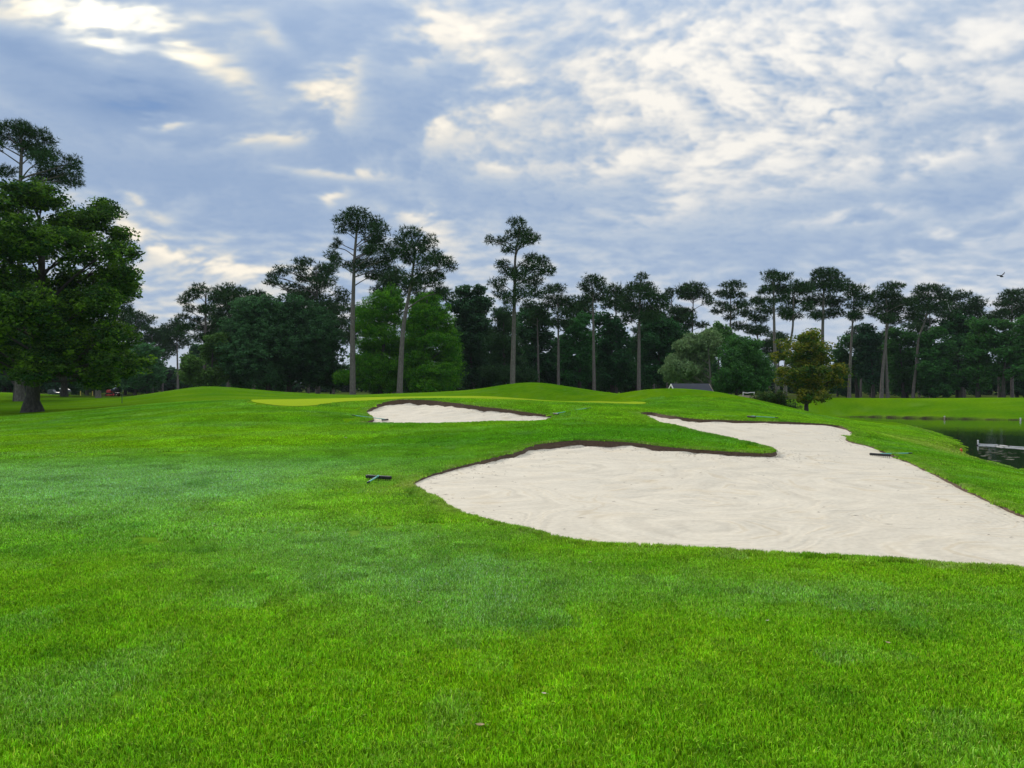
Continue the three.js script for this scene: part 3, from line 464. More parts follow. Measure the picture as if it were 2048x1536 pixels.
pine('pine_tree', 'wide topped pine with layered limbs left of the tallest pine', Z2, 104, [[1010,1280],[1008,900],[1000,520]], [[860,490,50,30],[950,480,60,25],[1040,490,70,30],[800,530,60,30],[740,560,40,25],[890,550,60,30],[1000,550,70,35],[760,610,50,25],[840,620,60,30],[940,640,80,40],[1060,600,80,50],[1100,520,50,35],[1000,720,90,50],[1130,680,70,60],[900,700,80,40],[850,660,50,25],[1090,780,100,60],[980,800,80,50]], .32);
broad('broadleaf_tree', 'olive green young tree at the foot of the open pine', 'tree', Z2, 90, [[330,1262],[330,1180],[340,1020]], [[230,1110,60,55],[300,1060,60,50],[205,1190,50,45],[330,1000,60,60],[380,960,60,60],[270,1200,70,50],[350,1190,70,60],[400,1040,60,60]], [.075, .110, .034], { wood: { r0: .14 } });
broad('broadleaf_tree', 'big grey-green broad tree behind the left mound', 'tree', Z2, 92, [[690,1310],[690,1200],[660,1000],[640,820]], [[600,760,110,80],[690,725,70,45],[480,900,120,110],[620,900,150,120],[560,1060,150,120],[700,1010,120,120],[640,1170,140,90],[430,1080,90,90],[460,1190,80,60],[540,820,100,70]], [.050, .094, .050], { wood: { r0: .3 } });
broad('broadleaf_tree', 'dark spreading broad tree with twin trunks left of the tallest pine', 'tree', Z2, 96, [[825,1310],[830,1200],[850,1000],[870,820]], [[760,850,130,120],[850,760,120,80],[950,850,140,120],[760,1030,130,130],[900,1020,160,130],[1060,950,120,120],[1050,1100,140,120],[800,1170,130,70],[980,1180,130,80],[1110,1190,90,80]], [.032, .068, .032], { wood: { r0: .34 } });
pine('pine_tree', 'tallest pine, straight bare trunk and rounded crown', Z2, 84, [[1234,1305],[1232,1000],[1240,560],[1250,360],[1268,190]], [[1180,200,66,50],[1270,175,80,42],[1350,215,80,52],[1420,280,58,52],[1395,345,55,45],[1250,245,60,42],[1160,262,36,26],[1330,285,66,40],[1442,370,36,36],[1128,328,30,24],[1100,355,24,18],[1112,430,40,32],[1150,475,40,38],[1300,365,50,30],[1380,410,60,36],[1310,450,80,38],[1410,470,70,46],[1270,500,60,46],[1470,440,56,46],[1350,530,60,36],[1190,470,36,26]], .34, { wood: { low: .55 } });
pine('pine_tree', 'leaning tall pine before the bright green cypresses', Z2, 82, [[1534,1292],[1548,1000],[1562,850],[1592,680],[1612,560],[1635,380]], [[1540,330,70,46],[1620,300,70,36],[1700,340,70,54],[1745,400,48,46],[1640,400,80,46],[1540,410,60,36],[1590,450,50,36],[1800,465,70,44],[1858,492,36,30],[1720,480,70,44],[1760,535,60,36],[1680,550,60,40],[1640,600,66,36],[1740,600,60,36],[1800,650,60,30],[1500,400,36,30]], .33, { wood: { low: .5 } });
pine('pine_tree', 'dark pine crown between the two tall pines', Z2, 99, [[1500,1280],[1500,900],[1510,500]], [[1540,600,80,56],[1500,540,60,56],[1480,620,60,46],[1620,640,80,40],[1440,560,60,46],[1500,700,90,50],[1400,640,60,40],[1700,680,80,40],[1820,680,70,40]], .3);
const CYP = { clumps: 6.5, per: 30, spray: .42, size: .115, wide: .34, droop: .45, flat: .5, c: [.042, .200, .005], fill: .5, c2: [.125, .33, .008], mix2: .9, puff: 1.22 };
broad('cypress_tree', 'bright green feathery cypress left of the leaning pine', 'cypress tree', Z2, 93, [[1410,1292],[1430,1000],[1480,640]], [[1480,660,45,50],[1420,720,70,50],[1500,740,60,50],[1360,800,80,46],[1460,820,90,56],[1320,880,70,46],[1430,920,100,56],[1300,980,60,46],[1400,1020,110,56],[1500,1000,70,66],[1290,1090,70,46],[1400,1120,120,56],[1260,1190,90,40],[1380,1220,130,50],[1500,1160,80,80],[1190,1200,60,35],[1500,1250,80,40]], CYP.c, CYP);
broad('cypress_tree', 'bright green feathery cypress right of the leaning pine', 'cypress tree', Z2, 92, [[1690,1292],[1695,1000],[1710,700]], [[1720,680,60,40],[1640,720,50,40],[1760,760,70,45],[1680,790,80,46],[1800,830,70,40],[1720,870,110,46],[1620,880,60,56],[1830,910,60,40],[1760,960,120,46],[1650,980,80,56],[1860,1010,60,42],[1780,1060,120,46],[1650,1090,90,56],[1880,1120,56,46],[1800,1160,120,46],[1680,1190,100,56],[1860,1220,60,42],[1760,1250,120,38],[1620,1240,70,46]], CYP.c, CYP);
pine('pine_tree', 'tall pine behind the middle mound with a limb reaching left', Z3, 86, [[530,1268],[540,850],[548,500],[552,340],[585,150]], [[560,120,60,34],[605,150,66,46],[690,205,45,42],[640,225,60,46],[535,185,56,44],[450,215,50,34],[365,222,34,34],[500,295,46,36],[590,270,46,26],[450,380,50,36],[500,430,60,46],[680,330,66,36],[745,380,56,36],[800,455,46,46],[720,455,66,46],[640,425,60,46],[600,500,66,56],[690,520,66,46],[540,480,46,46],[425,540,66,46],[600,620,70,56],[700,610,60,46],[520,680,60,46],[450,620,60,40]], .32, { wood: { low: .4 } });
pine('pine_tree', 'slim pale pine trunk just right of the middle mound top', Z3, 100, [[722,1290],[716,1000],[710,720]], [[700,760,60,40],[650,700,60,40],[740,720,60,40],[690,820,60,36],[760,780,50,36]], .19);
pine('pine_tree', 'slim pine on the right shoulder of the middle mound', Z3, 98, [[866,1290],[866,1000],[862,640]], [[820,570,55,35],[870,590,50,35],[780,620,50,40],[880,660,70,40],[830,690,60,40],[930,690,50,35],[970,720,40,30],[900,760,70,40],[850,830,70,40],[930,830,50,34]], .22);
pine('pine_tree', 'slender pine over the dip between the middle and right mounds', Z3, 96, [[1128,1330],[1124,1000],[1118,680],[1112,540]], [[1110,510,60,35],[1160,540,50,38],[1050,560,40,35],[1090,590,60,38],[1190,580,40,32],[1060,655,50,28],[1130,640,60,38],[1035,695,36,20],[1180,640,40,28]], .24);
pine('pine_tree', 'low dark pine filling the space between two slender pines', Z3, 108, [[1290,1300],[1290,1000],[1285,600]], [[1280,590,70,40],[1230,620,50,46],[1340,620,60,46],[1280,680,90,46],[1220,700,50,36],[1330,720,60,36]], .22);
pine('pine_tree', 'full pointed pine behind the right mound, straight grey trunk', Z3, 96, [[1455,1330],[1456,1000],[1460,700],[1468,520]], [[1465,500,46,30],[1440,560,60,46],[1510,560,50,38],[1480,620,90,56],[1400,640,70,50],[1570,640,70,46],[1450,720,110,56],[1560,720,80,46],[1380,720,70,46],[1620,670,50,36],[1500,790,90,40],[1410,560,36,26],[1400,790,60,36]], .26, { wood: { low: .45 } });
const MASS = 'broad trees filling the wood behind the mounds';
broad('broadleaf_tree', 'blue-green broad tree right of the cypresses', 'tree', Z3, 104, [[230,1320],[230,1200],[220,800]], [[170,600,60,40],[250,620,60,50],[300,580,40,30],[130,700,80,60],[230,720,90,60],[320,700,60,60],[180,820,100,70],[290,830,80,70],[150,950,90,80],[260,980,90,80],[180,1090,90,80],[290,1120,90,80],[200,1220,100,80],[330,1230,80,70]], [.034, .066, .040]);
broad('cypress_tree', 'soft green cypress left of the tall pine behind the middle mound', 'cypress tree', Z3, 98, [[470,1310],[470,1200],[465,780]], [[450,760,60,46],[480,850,70,56],[430,960,80,56],[520,980,60,56],[450,1080,90,56],[400,1180,90,56],[500,1200,80,56],[560,1130,60,56],[620,1220,70,50]], [.034, .092, .028], { ...CYP, c: [.034, .092, .028], c2: [.045, .11, .03] });
broad('broadleaf_tree', 'dark broad tree behind the middle mound top', 'tree', Z3, 112, [[700,1310],[700,1200],[700,850]], [[660,760,90,70],[740,820,80,70],[640,900,90,80],[760,960,70,80],[680,1060,80,70],[790,1130,80,70],[720,1190,90,60],[820,1220,70,50]], [.028, .066, .032]);
broad('broadleaf_tree', 'soft green tree on the right shoulder of the middle mound', 'tree', Z3, 104, [[1020,1330],[1020,1200],[1030,850]], [[1050,820,60,60],[990,870,60,70],[1050,950,80,80],[960,980,60,60],[1030,1080,90,70],[940,1120,70,60],[1040,1200,90,60],[960,1230,80,40]], [.030, .085, .028]);
broad('broadleaf_tree', 'dark broad tree behind the dip between two mounds', 'tree', Z3, 108, [[1260,1340],[1260,1200],[1260,850]], [[1200,800,70,60],[1280,850,80,70],[1220,950,90,80],[1330,960,80,80],[1200,1080,80,80],[1300,1100,90,80],[1230,1210,80,70],[1340,1220,90,70]], [.026, .070, .030]);
broad('broadleaf_tree', 'dark broad tree left of the low shelter roof', 'tree', Z3, 104, [[1600,1340],[1600,1200],[1610,880]], [[1540,860,70,60],[1620,840,70,60],[1700,860,60,50],[1560,960,90,70],[1680,950,80,70],[1770,920,50,40],[1560,1070,90,80],[1660,1070,80,80],[1540,1190,80,80],[1640,1200,80,70]], [.024, .064, .026]);

// right hand side: around the shelter, the magnolia and the wood over the pond
broad('willow_tree', 'pale grey-green spreading tree over the shelter roof', 'tree', Z4, 80, [[560,1050],[556,950],[540,700]], [[480,640,90,60],[560,600,80,50],[380,680,80,50],[420,760,90,60],[520,740,90,60],[300,780,60,40],[250,830,50,40],[330,860,80,60],[450,860,100,60],[250,910,46,40],[380,930,90,34],[600,680,60,60],[500,950,80,34],[230,870,40,30]], [.16, .27, .10], { c2: [.24, .34, .13], mix2: .7, puff: 1.2, clumps: 7, per: 28, bark: 'pale', droop: .5, wide: .38, wood: { r0: .16 } });
broad('broadleaf_tree', 'dense green tree beside the pale one, behind the bench', 'tree', Z4, 78, [[760,1080],[760,1000],[780,760]], [[760,660,80,60],[850,680,70,60],[700,760,90,70],[820,760,90,70],[920,760,70,60],[960,820,60,60],[720,870,100,70],[850,870,100,70],[650,930,80,60],[800,960,110,50],[930,930,80,70],[700,1000,100,40],[900,1010,70,40],[1000,900,40,60]], [.050, .165, .032], { droop: .4, wide: .4, puff: 1.15, clumps: 6, per: 28, c2: [.09, .23, .04], mix2: .6, wood: { r0: .18 } });
broad('broadleaf_tree', 'small yellow-green crown peeping over the pale tree', 'tree', Z4, 98, [[620,1080],[620,900],[620,600]], [[620,540,56,40],[580,590,60,50],[660,590,60,50],[700,630,60,40]], [.075, .120, .045], { wood: { r0: .14 } });
broad('magnolia_tree', 'magnolia with bronze tipped leaves standing by the pond end', 'magnolia tree', Z4, 55, [[1310,1205],[1310,1130],[1312,1000],[1318,620]], [[1340,590,70,35],[1270,620,70,40],[1400,630,70,40],[1170,650,60,36],[1200,700,90,46],[1330,690,110,56],[1460,690,70,46],[1130,760,60,36],[1250,790,110,56],[1400,790,110,56],[1510,760,50,36],[1100,890,56,36],[1200,890,110,46],[1350,890,120,56],[1490,870,90,46],[1570,880,46,36],[1150,960,56,26],[1280,990,110,46],[1420,980,110,46],[1540,960,60,36],[1240,1060,50,34],[1340,1070,90,36],[1450,1050,70,26],[1270,1105,40,24],[1370,1105,40,24]], [.046, .130, .014], { clumps: 7.5, per: 20, spray: .3, size: .115, wide: .42, c2: [.31, .28, .022], mix2: .85, rare: 1.7, bark: 'oak', wood: { r0: .15, r1: .04, low: .12, twigs: 1, flare: 1.4 } });
pine('pine_tree', 'round topped pine with long bare limbs above the pale tree', Z4, 118, [[420,1080],[416,800],[412,560],[420,320]], [[430,210,100,36],[350,240,60,28],[480,255,80,36],[400,285,80,28],[525,340,46,24],[540,290,40,24],[330,290,40,24]], .24, { wood: { low: .4 } });
pine('pine_tree', 'crooked pine leaning away left of the round topped pine', Z4, 120, [[420,1080],[380,580],[255,370],[250,270]], [[250,250,50,30],[210,290,46,30],[300,270,40,24],[290,400,50,26],[220,350,40,26],[330,420,50,24],[280,480,60,30],[470,520,50,24]], .19, { wood: { low: .35 } });
pine('pine_tree', 'single neat round pine with a gap of sky on both sides', Z4, 118, [[712,1080],[712,700],[714,330],[716,240]], [[720,210,90,36],[650,260,50,28],[800,285,40,26],[710,275,90,36],[640,345,50,24],[770,350,50,28],[700,395,80,34],[610,400,46,24],[800,420,40,24],[720,450,50,24]], .24, { wood: { low: .45 } });
pine('pine_tree', 'low broken pine between the round pine and the magnolia', Z4, 122, [[930,1080],[935,700],[900,400]], [[850,350,46,34],[900,330,46,30],[940,400,60,36],[860,420,60,36],[920,470,80,36],[800,520,80,36],[880,560,90,40],[960,560,60,36]], .21, { wood: { low: .35 } });
pine('pine_tree', 'pale straight pine trunk left of the magnolia', Z4, 100, [[1085,1090],[1070,850],[1058,560],[1054,330],[1050,140]], [[1040,110,70,28],[1000,160,46,34],[1090,150,56,36],[1150,140,46,36],[985,240,50,28],[1060,230,80,46],[1150,220,60,46],[935,260,34,22],[930,330,56,34],[1000,340,50,34],[1130,300,60,40],[1040,400,50,30]], .29, { wood: { low: .45 } });
pine('pine_tree', 'pine whose grey trunk stands half behind the magnolia', Z4, 104, [[1145,1100],[1148,800],[1200,560],[1210,300]], [[1250,190,56,40],[1200,240,60,40],[1300,230,76,50],[1240,310,80,46],[1180,380,70,40],[1290,380,60,36],[1220,440,80,36],[1130,430,60,36]], .26);
pine('pine_tree', 'broad massive pine crown above the magnolia', Z4, 112, [[1430,1080],[1436,800],[1440,500],[1450,160]], [[1430,110,90,36],[1540,130,80,46],[1370,130,50,40],[1400,200,100,56],[1520,220,110,56],[1600,200,46,46],[1320,230,60,46],[1450,310,120,56],[1580,320,80,46],[1360,330,60,36],[1480,420,110,40],[1570,410,70,40],[1390,440,50,30]], .36, { wood: { low: .4 } });
pine('pine_tree', 'pine right of the magnolia with sky behind its bare trunk', Z4, 112, [[1648,1095],[1655,850],[1668,600],[1685,300]], [[1690,240,80,36],[1745,290,60,36],[1650,290,60,36],[1700,360,80,34],[1780,310,40,30],[1640,440,50,26],[1730,450,56,28],[1690,420,50,26]], .25, { wood: { low: .5 } });
pine('pine_tree', 'swaying pine with curved trunk, first of a close pair across the pond', Z5, 112, [[570,970],[578,760],[600,560],[605,380],[600,210]], [[600,195,80,24],[600,240,100,32],[540,280,50,36],[680,270,70,36],[600,330,100,36],[740,300,46,36],[515,370,46,30],[640,390,70,30],[700,360,60,34],[560,420,60,30]], .27, { wood: { low: .5 } });
pine('pine_tree', 'straight pine close beside the swaying one', Z5, 114, [[610,970],[604,760],[602,560],[640,300]], [[760,290,46,30],[660,320,70,36],[740,350,60,34],[680,420,70,30],[770,400,50,30]], .23, { wood: { low: .5 } });
pine('pine_tree', 'pine with a long slanting trunk across the pond', Z5, 114, [[790,975],[812,740],[832,540],[880,400],[895,220]], [[890,200,80,26],[965,230,50,34],[830,225,40,26],[880,270,90,36],[815,310,46,34],[900,340,90,34],[960,320,50,34],[850,400,60,28],[990,260,30,24]], .23, { wood: { low: .5 } });
pine('pine_tree', 'dark trunked pine right of the slanting one', Z5, 120, [[930,975],[920,700],[908,480],[905,330]], [[920,330,60,30],[860,370,50,26],[960,390,60,30],[900,430,60,28]], .2, { wood: { low: .5 } });
pine('pine_tree', 'flat wide pine top over the dark wood across the pond', Z5, 120, [[1130,975],[1130,700],[1125,300]], [[1120,250,90,32],[1070,285,50,34],[1185,300,66,36],[1240,330,46,30],[1120,350,110,50],[1050,380,50,40],[1200,380,70,36]], .26);
pine('pine_tree', 'airy pine top at the far end of the wood across the pond', Z5, 118, [[1482,975],[1480,600],[1480,250]], [[1480,230,70,22],[1420,270,50,22],[1540,270,50,26],[1395,310,36,18],[1480,300,80,26],[1440,360,60,24],[1540,350,46,26],[1580,310,50,30],[1380,370,40,18],[1500,400,60,24]], .25, { wood: { low: .45 } });
broad('broadleaf_tree', 'dark narrow tree between the pines across the pond', 'tree', Z5, 116, [[510,975],[508,850],[490,600]], [[470,490,50,40],[430,560,60,46],[500,570,50,56],[460,660,66,56],[520,680,40,56],[455,770,60,56],[500,820,46,50]], [.020, .050, .032]);
broad('broadleaf_tree', 'soft green tree right behind the magnolia', 'tree', Z5, 120, [[400,975],[390,850],[350,640]], [[310,570,50,40],[380,600,40,40],[300,680,60,56],[390,720,46,46],[340,780,50,50],[260,640,46,50]], [.045, .090, .036]);
broad('broadleaf_tree', 'green tree between the close pair of pines and the slanting pine', 'tree', Z5, 118, [[720,975],[715,860],[700,600]], [[690,510,60,40],[660,600,66,46],[740,560,60,46],[640,700,50,56],[720,680,70,56],[690,790,60,56],[750,820,66,66],[700,890,50,50]], [.034, .085, .024]);
broad('broadleaf_tree', 'green tree right of the slanting pine across the pond', 'tree', Z5, 114, [[930,975],[925,880],[930,640]], [[880,560,60,46],[960,520,60,46],[1000,620,70,56],[900,660,80,56],[860,760,70,56],[960,760,80,56],[900,850,80,56],[1000,860,80,56],[950,915,70,34]], [.036, .092, .026]);
broad('broadleaf_tree', 'tall dark tree under the flat wide pine top', 'tree', Z5, 118, [[1100,978],[1100,880],[1110,560]], [[1060,470,80,56],[1120,420,80,56],[1180,480,70,56],[1080,580,80,56],[1160,600,90,56],[1100,720,90,56],[1060,820,80,56],[1150,860,80,50]], [.026, .070, .024]);
broad('broadleaf_tree', 'bright green layered tree across the pond', 'tree', Z5, 110, [[1240,978],[1240,880],[1260,600]], [[1250,440,60,36],[1300,460,60,46],[1260,560,90,50],[1340,600,80,50],[1200,660,80,50],[1290,700,100,50],[1200,770,70,40],[1250,850,60,46]], [.042, .115, .028], { c2: [.06, .14, .03], mix2: .6 });
broad('broadleaf_tree', 'bright green tree at the far end of the wood across the pond', 'tree', Z5, 108, [[1420,980],[1420,880],[1440,600]], [[1430,440,70,36],[1520,450,60,46],[1400,530,80,46],[1480,560,90,50],[1550,600,60,60],[1420,650,90,46],[1520,700,80,50],[1400,760,60,46],[1480,790,80,46],[1600,520,70,60],[1640,640,80,70]], [.042, .110, .030], { c2: [.06, .14, .03], mix2: .6 });
console.log('shown trees done');

// the wood behind: more trees of two kinds in loose rows, each its own
function loose(kind, r, h) {                              // a pine or a broad tree of height h, in metres about its base
  const lobes = [];
  if (kind.needle) {
    const lean = (r() - .5) * 1.2, n = 13 + Math.floor(r() * 5), c0 = h * (0.52 + .1 * r());
    for (let k = 0; k < n; k++) { const y = mix(c0, h - .8, Math.pow((k + .5) / n, .8)), w = h * .15 * Math.sin(Math.PI * clamp(.18 + .74 * (y - c0) / (h - c0))) + .4, a = r() * 6.28, q = w * (0.35 + .65 * r()), s = .8 + .7 * r(); lobes.push([lean * y / h + Math.cos(a) * q, y, Math.sin(a) * q, s * 1.25, s * .72, s * 1.25]); }
    return { base: [0, 0, 0], trunk: [[0, 0], [lean * .35 + (r() - .5) * .4, h * .45], [lean, h - 1]], lobes };
  }
  const n = 17, w = h * .3;
  for (let k = 0; k < n; k++) { const f = (k + .5) / n, y = h * mix(.12, .92, f), e = w * Math.sin(Math.PI * mix(.28, .93, f)), a = k * 2.4 + r(), q = e * (0.3 + .6 * r()), s = h * .095 * (0.8 + .5 * r()); lobes.push([Math.cos(a) * q, y, Math.sin(a) * q, s * 1.15, s * .9, s * 1.15]); }
  return { base: [0, 0, 0], trunk: [[0, 0], [.1, h * .4], [0, h * .85]], lobes };
}
{
  const r = RNG(4242), rows = [
    // u from, u to, count, distance, spread, share of pines, height of pines, height of broad trees, label, group
    [240, 460, 11, 165, 18, .55, 14, 10, 'hazy tree in the far wood beyond the left mound', 'hazy trees of the far wood'],
    [-420, 280, 22, 150, 20, .3, 16, 10.5, 'tree of the wood far behind the big oak', 'trees far behind the big oak'],
    [420, 960, 12, 122, 12, .4, 15, 10, 'dark tree deep in the wood behind the cypresses', 'dark trees deep in the wood'],
    [900, 1380, 16, 122, 12, .5, 13.5, 9, 'dark tree deep in the wood behind the middle mound', 'dark trees deep in the middle of the wood'],
    [1340, 1720, 11, 134, 12, .3, 10, 6.6, 'dark tree deep in the wood behind the shelter', 'dark trees deep in the wood behind the shelter'],
    [1700, 2320, 20, 134, 12, .4, 13, 9, 'dark tree deep in the wood across the pond', 'dark trees deep in the wood across the pond'],
    [2060, 2350, 7, 116, 6, .4, 17, 12, 'tree at the end of the wood across the pond', 'trees at the end of the wood'],
    [-300, 2300, 28, 158, 10, .08, 10, 7.5, 'far tree closing the wood at its back', 'far trees at the back of the wood'],
  ];
  const tones = [[.028, .066, .028], [.034, .078, .030], [.026, .060, .032]];
  const protoP = [], protoB = [];
  for (const [u0, u1, n, d0, ds, pines, hp, hb, label, group] of rows) for (let k = 0; k < n; k++) {
    const u = mix(u0, u1, (k + .2 + .6 * r()) / n), d = d0 + (r() - .5) * 2 * ds, isP = r() < pines, x = (u - CU) / F * d;
    const list = isP ? protoP : protoB, v = Math.floor(r() * 4); let t;
    const place = (o) => { const s = (isP ? hp / 16 : hb / 10) * (0.82 + .36 * r()); o.position.set(x, gy(x, -d), -d); o.rotation.y = r() * 6.28; o.scale.set(s * (0.9 + .2 * r()), s, s * (0.9 + .2 * r())); };
    if (!list[v]) {
      const rr = RNG(900 + v + (isP ? 50 : 0)), kind = isP ? pineAt(128, { n: 80, wood: { r0: .24, r1: .07 } }) : hardAt(120, tones[v % 3], { clumps: 2.6, per: 22 });
      t = makeTree(isP ? 'pine_tree' : 'broadleaf_tree', label, isP ? 'pine tree' : 'tree', loose(kind, rr, isP ? 16 : 10), kind, rr, group); list[v] = t;
    } else t = copyThing(list[v], label, group);
    t.userData.label = label.replace('tree', isP ? 'pine' : 'broad tree'); t.userData.group = group + (isP ? ', pines' : ', broad trees');
    place(t);
  }
}
{ // beyond all of them, woodland that reads as one mass
  const r = RNG(606), lobes = [];
  for (let a = -1.15; a < 1.15; a += .0135) { const d = 205 + 16 * noise(a * 9, 3), x = Math.sin(a) * d, z = -Math.cos(a) * d, h = 6.5 + 2.2 * noise(a * 14, 8); for (let k = 0; k < 2; k++) lobes.push([x + (r() - .5) * 2, h * (k ? .72 : .28), z + (r() - .5) * 3, 2.4, h * .3, 2.4]); }
  const m = part('far_woodland', leaves(lobes, { clumps: .5, per: 12, spray: 1.0, size: .55, wide: .6, c: [.028, .075, .030], fill: .6 }, r), leafMat, scene); m.position.y = -.7; m.userData = { kind: 'stuff', label: 'distant woodland closing the view behind all the trees', category: 'woodland' };
}
console.log('wood done');

// ------------------------------------------------------------------ shrubs by the pond end
function shrub(name, label, Z, d, foot, lobes, c, more) { const r = R(), t = shown(Z, d, [foot, [foot[0], foot[1] - 60]], lobes, r, .6); const g = thing(name, label, 'shrub', t.base); part('stem', limb([[0, -.1, 0, .05], [0.05, .5, 0, .035], [0, .9, 0, .015]], 6, 2), BARK.dark, g); part('foliage', leaves(t.lobes, hardAt(d, c, more), r), leafMat, g); return g; }
shrub('clipped_shrub', 'dark rounded evergreen shrub between the bench and the magnolia', Z4, 57, [1050,1200], [[960,1080,66,46],[1040,1068,80,50],[1120,1080,60,46],[1000,1130,100,50],[1110,1130,70,50],[930,1110,46,36],[1080,1180,90,40]], [.030, .062, .018], { clumps: 8, per: 18, spray: .22, size: .085, c2: [.10, .13, .02], mix2: .7 });
shrub('silvery_shrub', 'low silvery green shrub at the foot of the magnolia', Z4, 56, [1220,1200], [[1215,1150,36,46],[1235,1170,30,40],[1195,1170,26,40]], [.10, .17, .09], { clumps: 9, per: 18, spray: .18, size: .08, wide: .15, droop: -.5 });

// ------------------------------------------------------------------ rakes
const M = { black: std([.012, .012, .014], .5), mint: std([.16, .50, .42], .45), white: std([.72, .72, .70], .6), wood: std([.42, .34, .24], .8), orange: std([.75, .10, .03], .55), slate: std([.045, .050, .062], .85), red: std([.42, .03, .025], .45), tyre: std([.02, .02, .02], .9), glassy: std([.06, .07, .08], .3), pole: std([.02, .07, .045], .6), yellow: std([.55, .42, .08], .7) };
function rake(label, head, turn, len, groundY, tip, skew = 0) {     // head lies at its tines' ends, handle goes off towards +z
  const g = thing('bunker_rake', label, 'rake', [head[0], groundY, head[1]], turn, 'rakes left around the bunkers');
  const bar = part('head_bar', new RoundedBoxGeometry(.5, .055, .06, 2, .015).translate(0, .055, 0), M.black, g); bar.rotation.y = skew;
  for (let k = 0; k < 11; k++) part('tine', new THREE.CylinderGeometry(.008, .004, .07, 6).translate(-.23 + k * .046, .02, 0), M.black, bar);
  const y1 = tip, h = limb([[0, .075, .02, .014], [0, mix(.075, y1, .5), len * .5, .013], [0, y1, len, .012]], 8, 4); part('handle', h, M.mint, g);
  part('socket', limb([[0, .07, -.01, .02], [0, .075, .12, .017]], 8, 2), M.mint, g);
  part('grip', limb([[0, mix(.075, y1, .88), len * .88, .016], [0, y1, len + .01, .016]], 8, 2), M.black, g);
  return g;
}
{
  const put = (label, u, v, y, turn, len, onSand, skew) => { const p = onY(u, v, y), gyy = onSand ? sandY(p[0], p[2]) : gy(p[0], p[2]) + .015; const ex = p[0] + Math.sin(turn) * len, ez = p[2] + Math.cos(turn) * len, ey = (bunkerSd(ex, ez) < 0 ? sandY(ex, ez) : gy(ex, ez) + .03) + .03 - gyy; return rake(label, [p[0], p[2]], turn, len, gyy, ey, skew); };
  put('rake lying on the grass at the tip of the large bunker', 757, 962, .0, -.1, .62, false, -.35);
  put('rake in the large bunker with its mint handle over the grass edge', 1760, 915, -.15, 2.2, 1.5, true);
  put('rake inside the small bunker by its left corner', 770, 843.5, .1, -1.9, 1.5, true);
  put('rake on the grass off the pointed end of the small bunker', 1112, 831, .34, 1.9, 1.5, false);
  put('rake on the slope above the upper arm of the large bunker', 1503, 833.5, .36, 1.9, 1.2, false);
}

// ------------------------------------------------------------------ shelter roof and bench behind the right mound
{
  const d = 70, x = (1380 - CU) / F * d, y0 = gy(x, -d), ridge = EYE - (767.5 - HV) / F * d - y0, hw = 1.75, run = 1.5, drop = 1.0, g = thing('rain_shelter', 'low shelter with a dark shingled roof behind the right mound', 'shelter', [x, y0, -d], .12);
  for (const [px, pz] of [[-1.5, 1.1], [1.5, 1.1], [-1.5, -1.1], [1.5, -1.1]]) part('post', new THREE.BoxGeometry(.12, ridge - drop + .1, .12).translate(px, (ridge - drop + .1) / 2, pz), M.wood, g);
  const sheath = new THREE.Shape([[-run, -drop], [0, 0], [run, -drop], [run, -drop - .08], [0, -.08], [-run, -drop - .08]].map((p) => new THREE.Vector2(...p)));
  const roof = part('roof', new THREE.ExtrudeGeometry(sheath, { depth: hw * 2, bevelEnabled: false }).translate(0, ridge - .03, -hw).rotateY(Math.PI / 2), M.slate, g);
  const sl = Math.hypot(run, drop), ang = Math.atan2(drop, run), rr = RNG(55);
  for (let side = -1; side <= 1; side += 2) for (let k = 0; k < 9; k++) { const q = (k + .5) / 9, sh = new THREE.BoxGeometry(hw * 2 + .04, .022 + .01 * rr(), sl / 9 + .05).rotateX(side * (ang - .05)).translate(0, ridge - q * drop + .012, side * q * run); part('shingle_row', sh, M.slate, roof); }
  for (const sx of [-1, 1]) for (const sz of [-1, 1]) part('barge_board', new THREE.BoxGeometry(.035, .15, sl).rotateX(sz * ang).translate(sx * (hw + .045), ridge - drop / 2 - .06, sz * run / 2), sx < 0 ? M.white : M.wood, g);
  part('back_wall', new THREE.BoxGeometry(3.0, ridge - drop, .06).translate(0, (ridge - drop) / 2, -1.14), M.wood, g);
  for (let k = 0; k < 3; k++) part('seat_plank', new THREE.BoxGeometry(2.6, .04, .14).translate(0, .45, -.9 + k * .16), M.wood, g);
}
{
  const d = 62, x = (1497 - CU) / F * d, y0 = gy(x, -d), s = (v) => EYE - (v - HV) / F * d - y0, g = thing('bench', 'weathered bench with a white back rail beside the evergreen shrub', 'bench', [x, y0, -d], .1);
  const seat = s(793), rail = s(784.5);
  for (let k = 0; k < 3; k++) part('seat_plank', new RoundedBoxGeometry(1.35, .05, .15, 2, .012).translate(-.12, seat - .05 * k + .05, -.2 + .17 * k), M.wood, g);
  part('front_board', new RoundedBoxGeometry(1.35, .2, .04, 2, .012).translate(-.12, seat - .06, .2), M.wood, g);
  for (const px of [-.32, .62]) part('back_post', new THREE.BoxGeometry(.045, rail, .045).translate(px, rail / 2, -.32), M.white, g);
  part('back_rail', limb([[-.36, rail, -.32, .03], [0, rail - .07, -.32, .03], [.3, rail - .03, -.32, .03], [.66, rail - .02, -.32, .03]], 8, 4), M.white, g);
  for (const [px, pz] of [[-.7, .1], [.45, .1], [-.7, -.15]]) part('leg', new THREE.BoxGeometry(.07, seat, .07).translate(px, seat / 2, pz), M.wood, g);
}

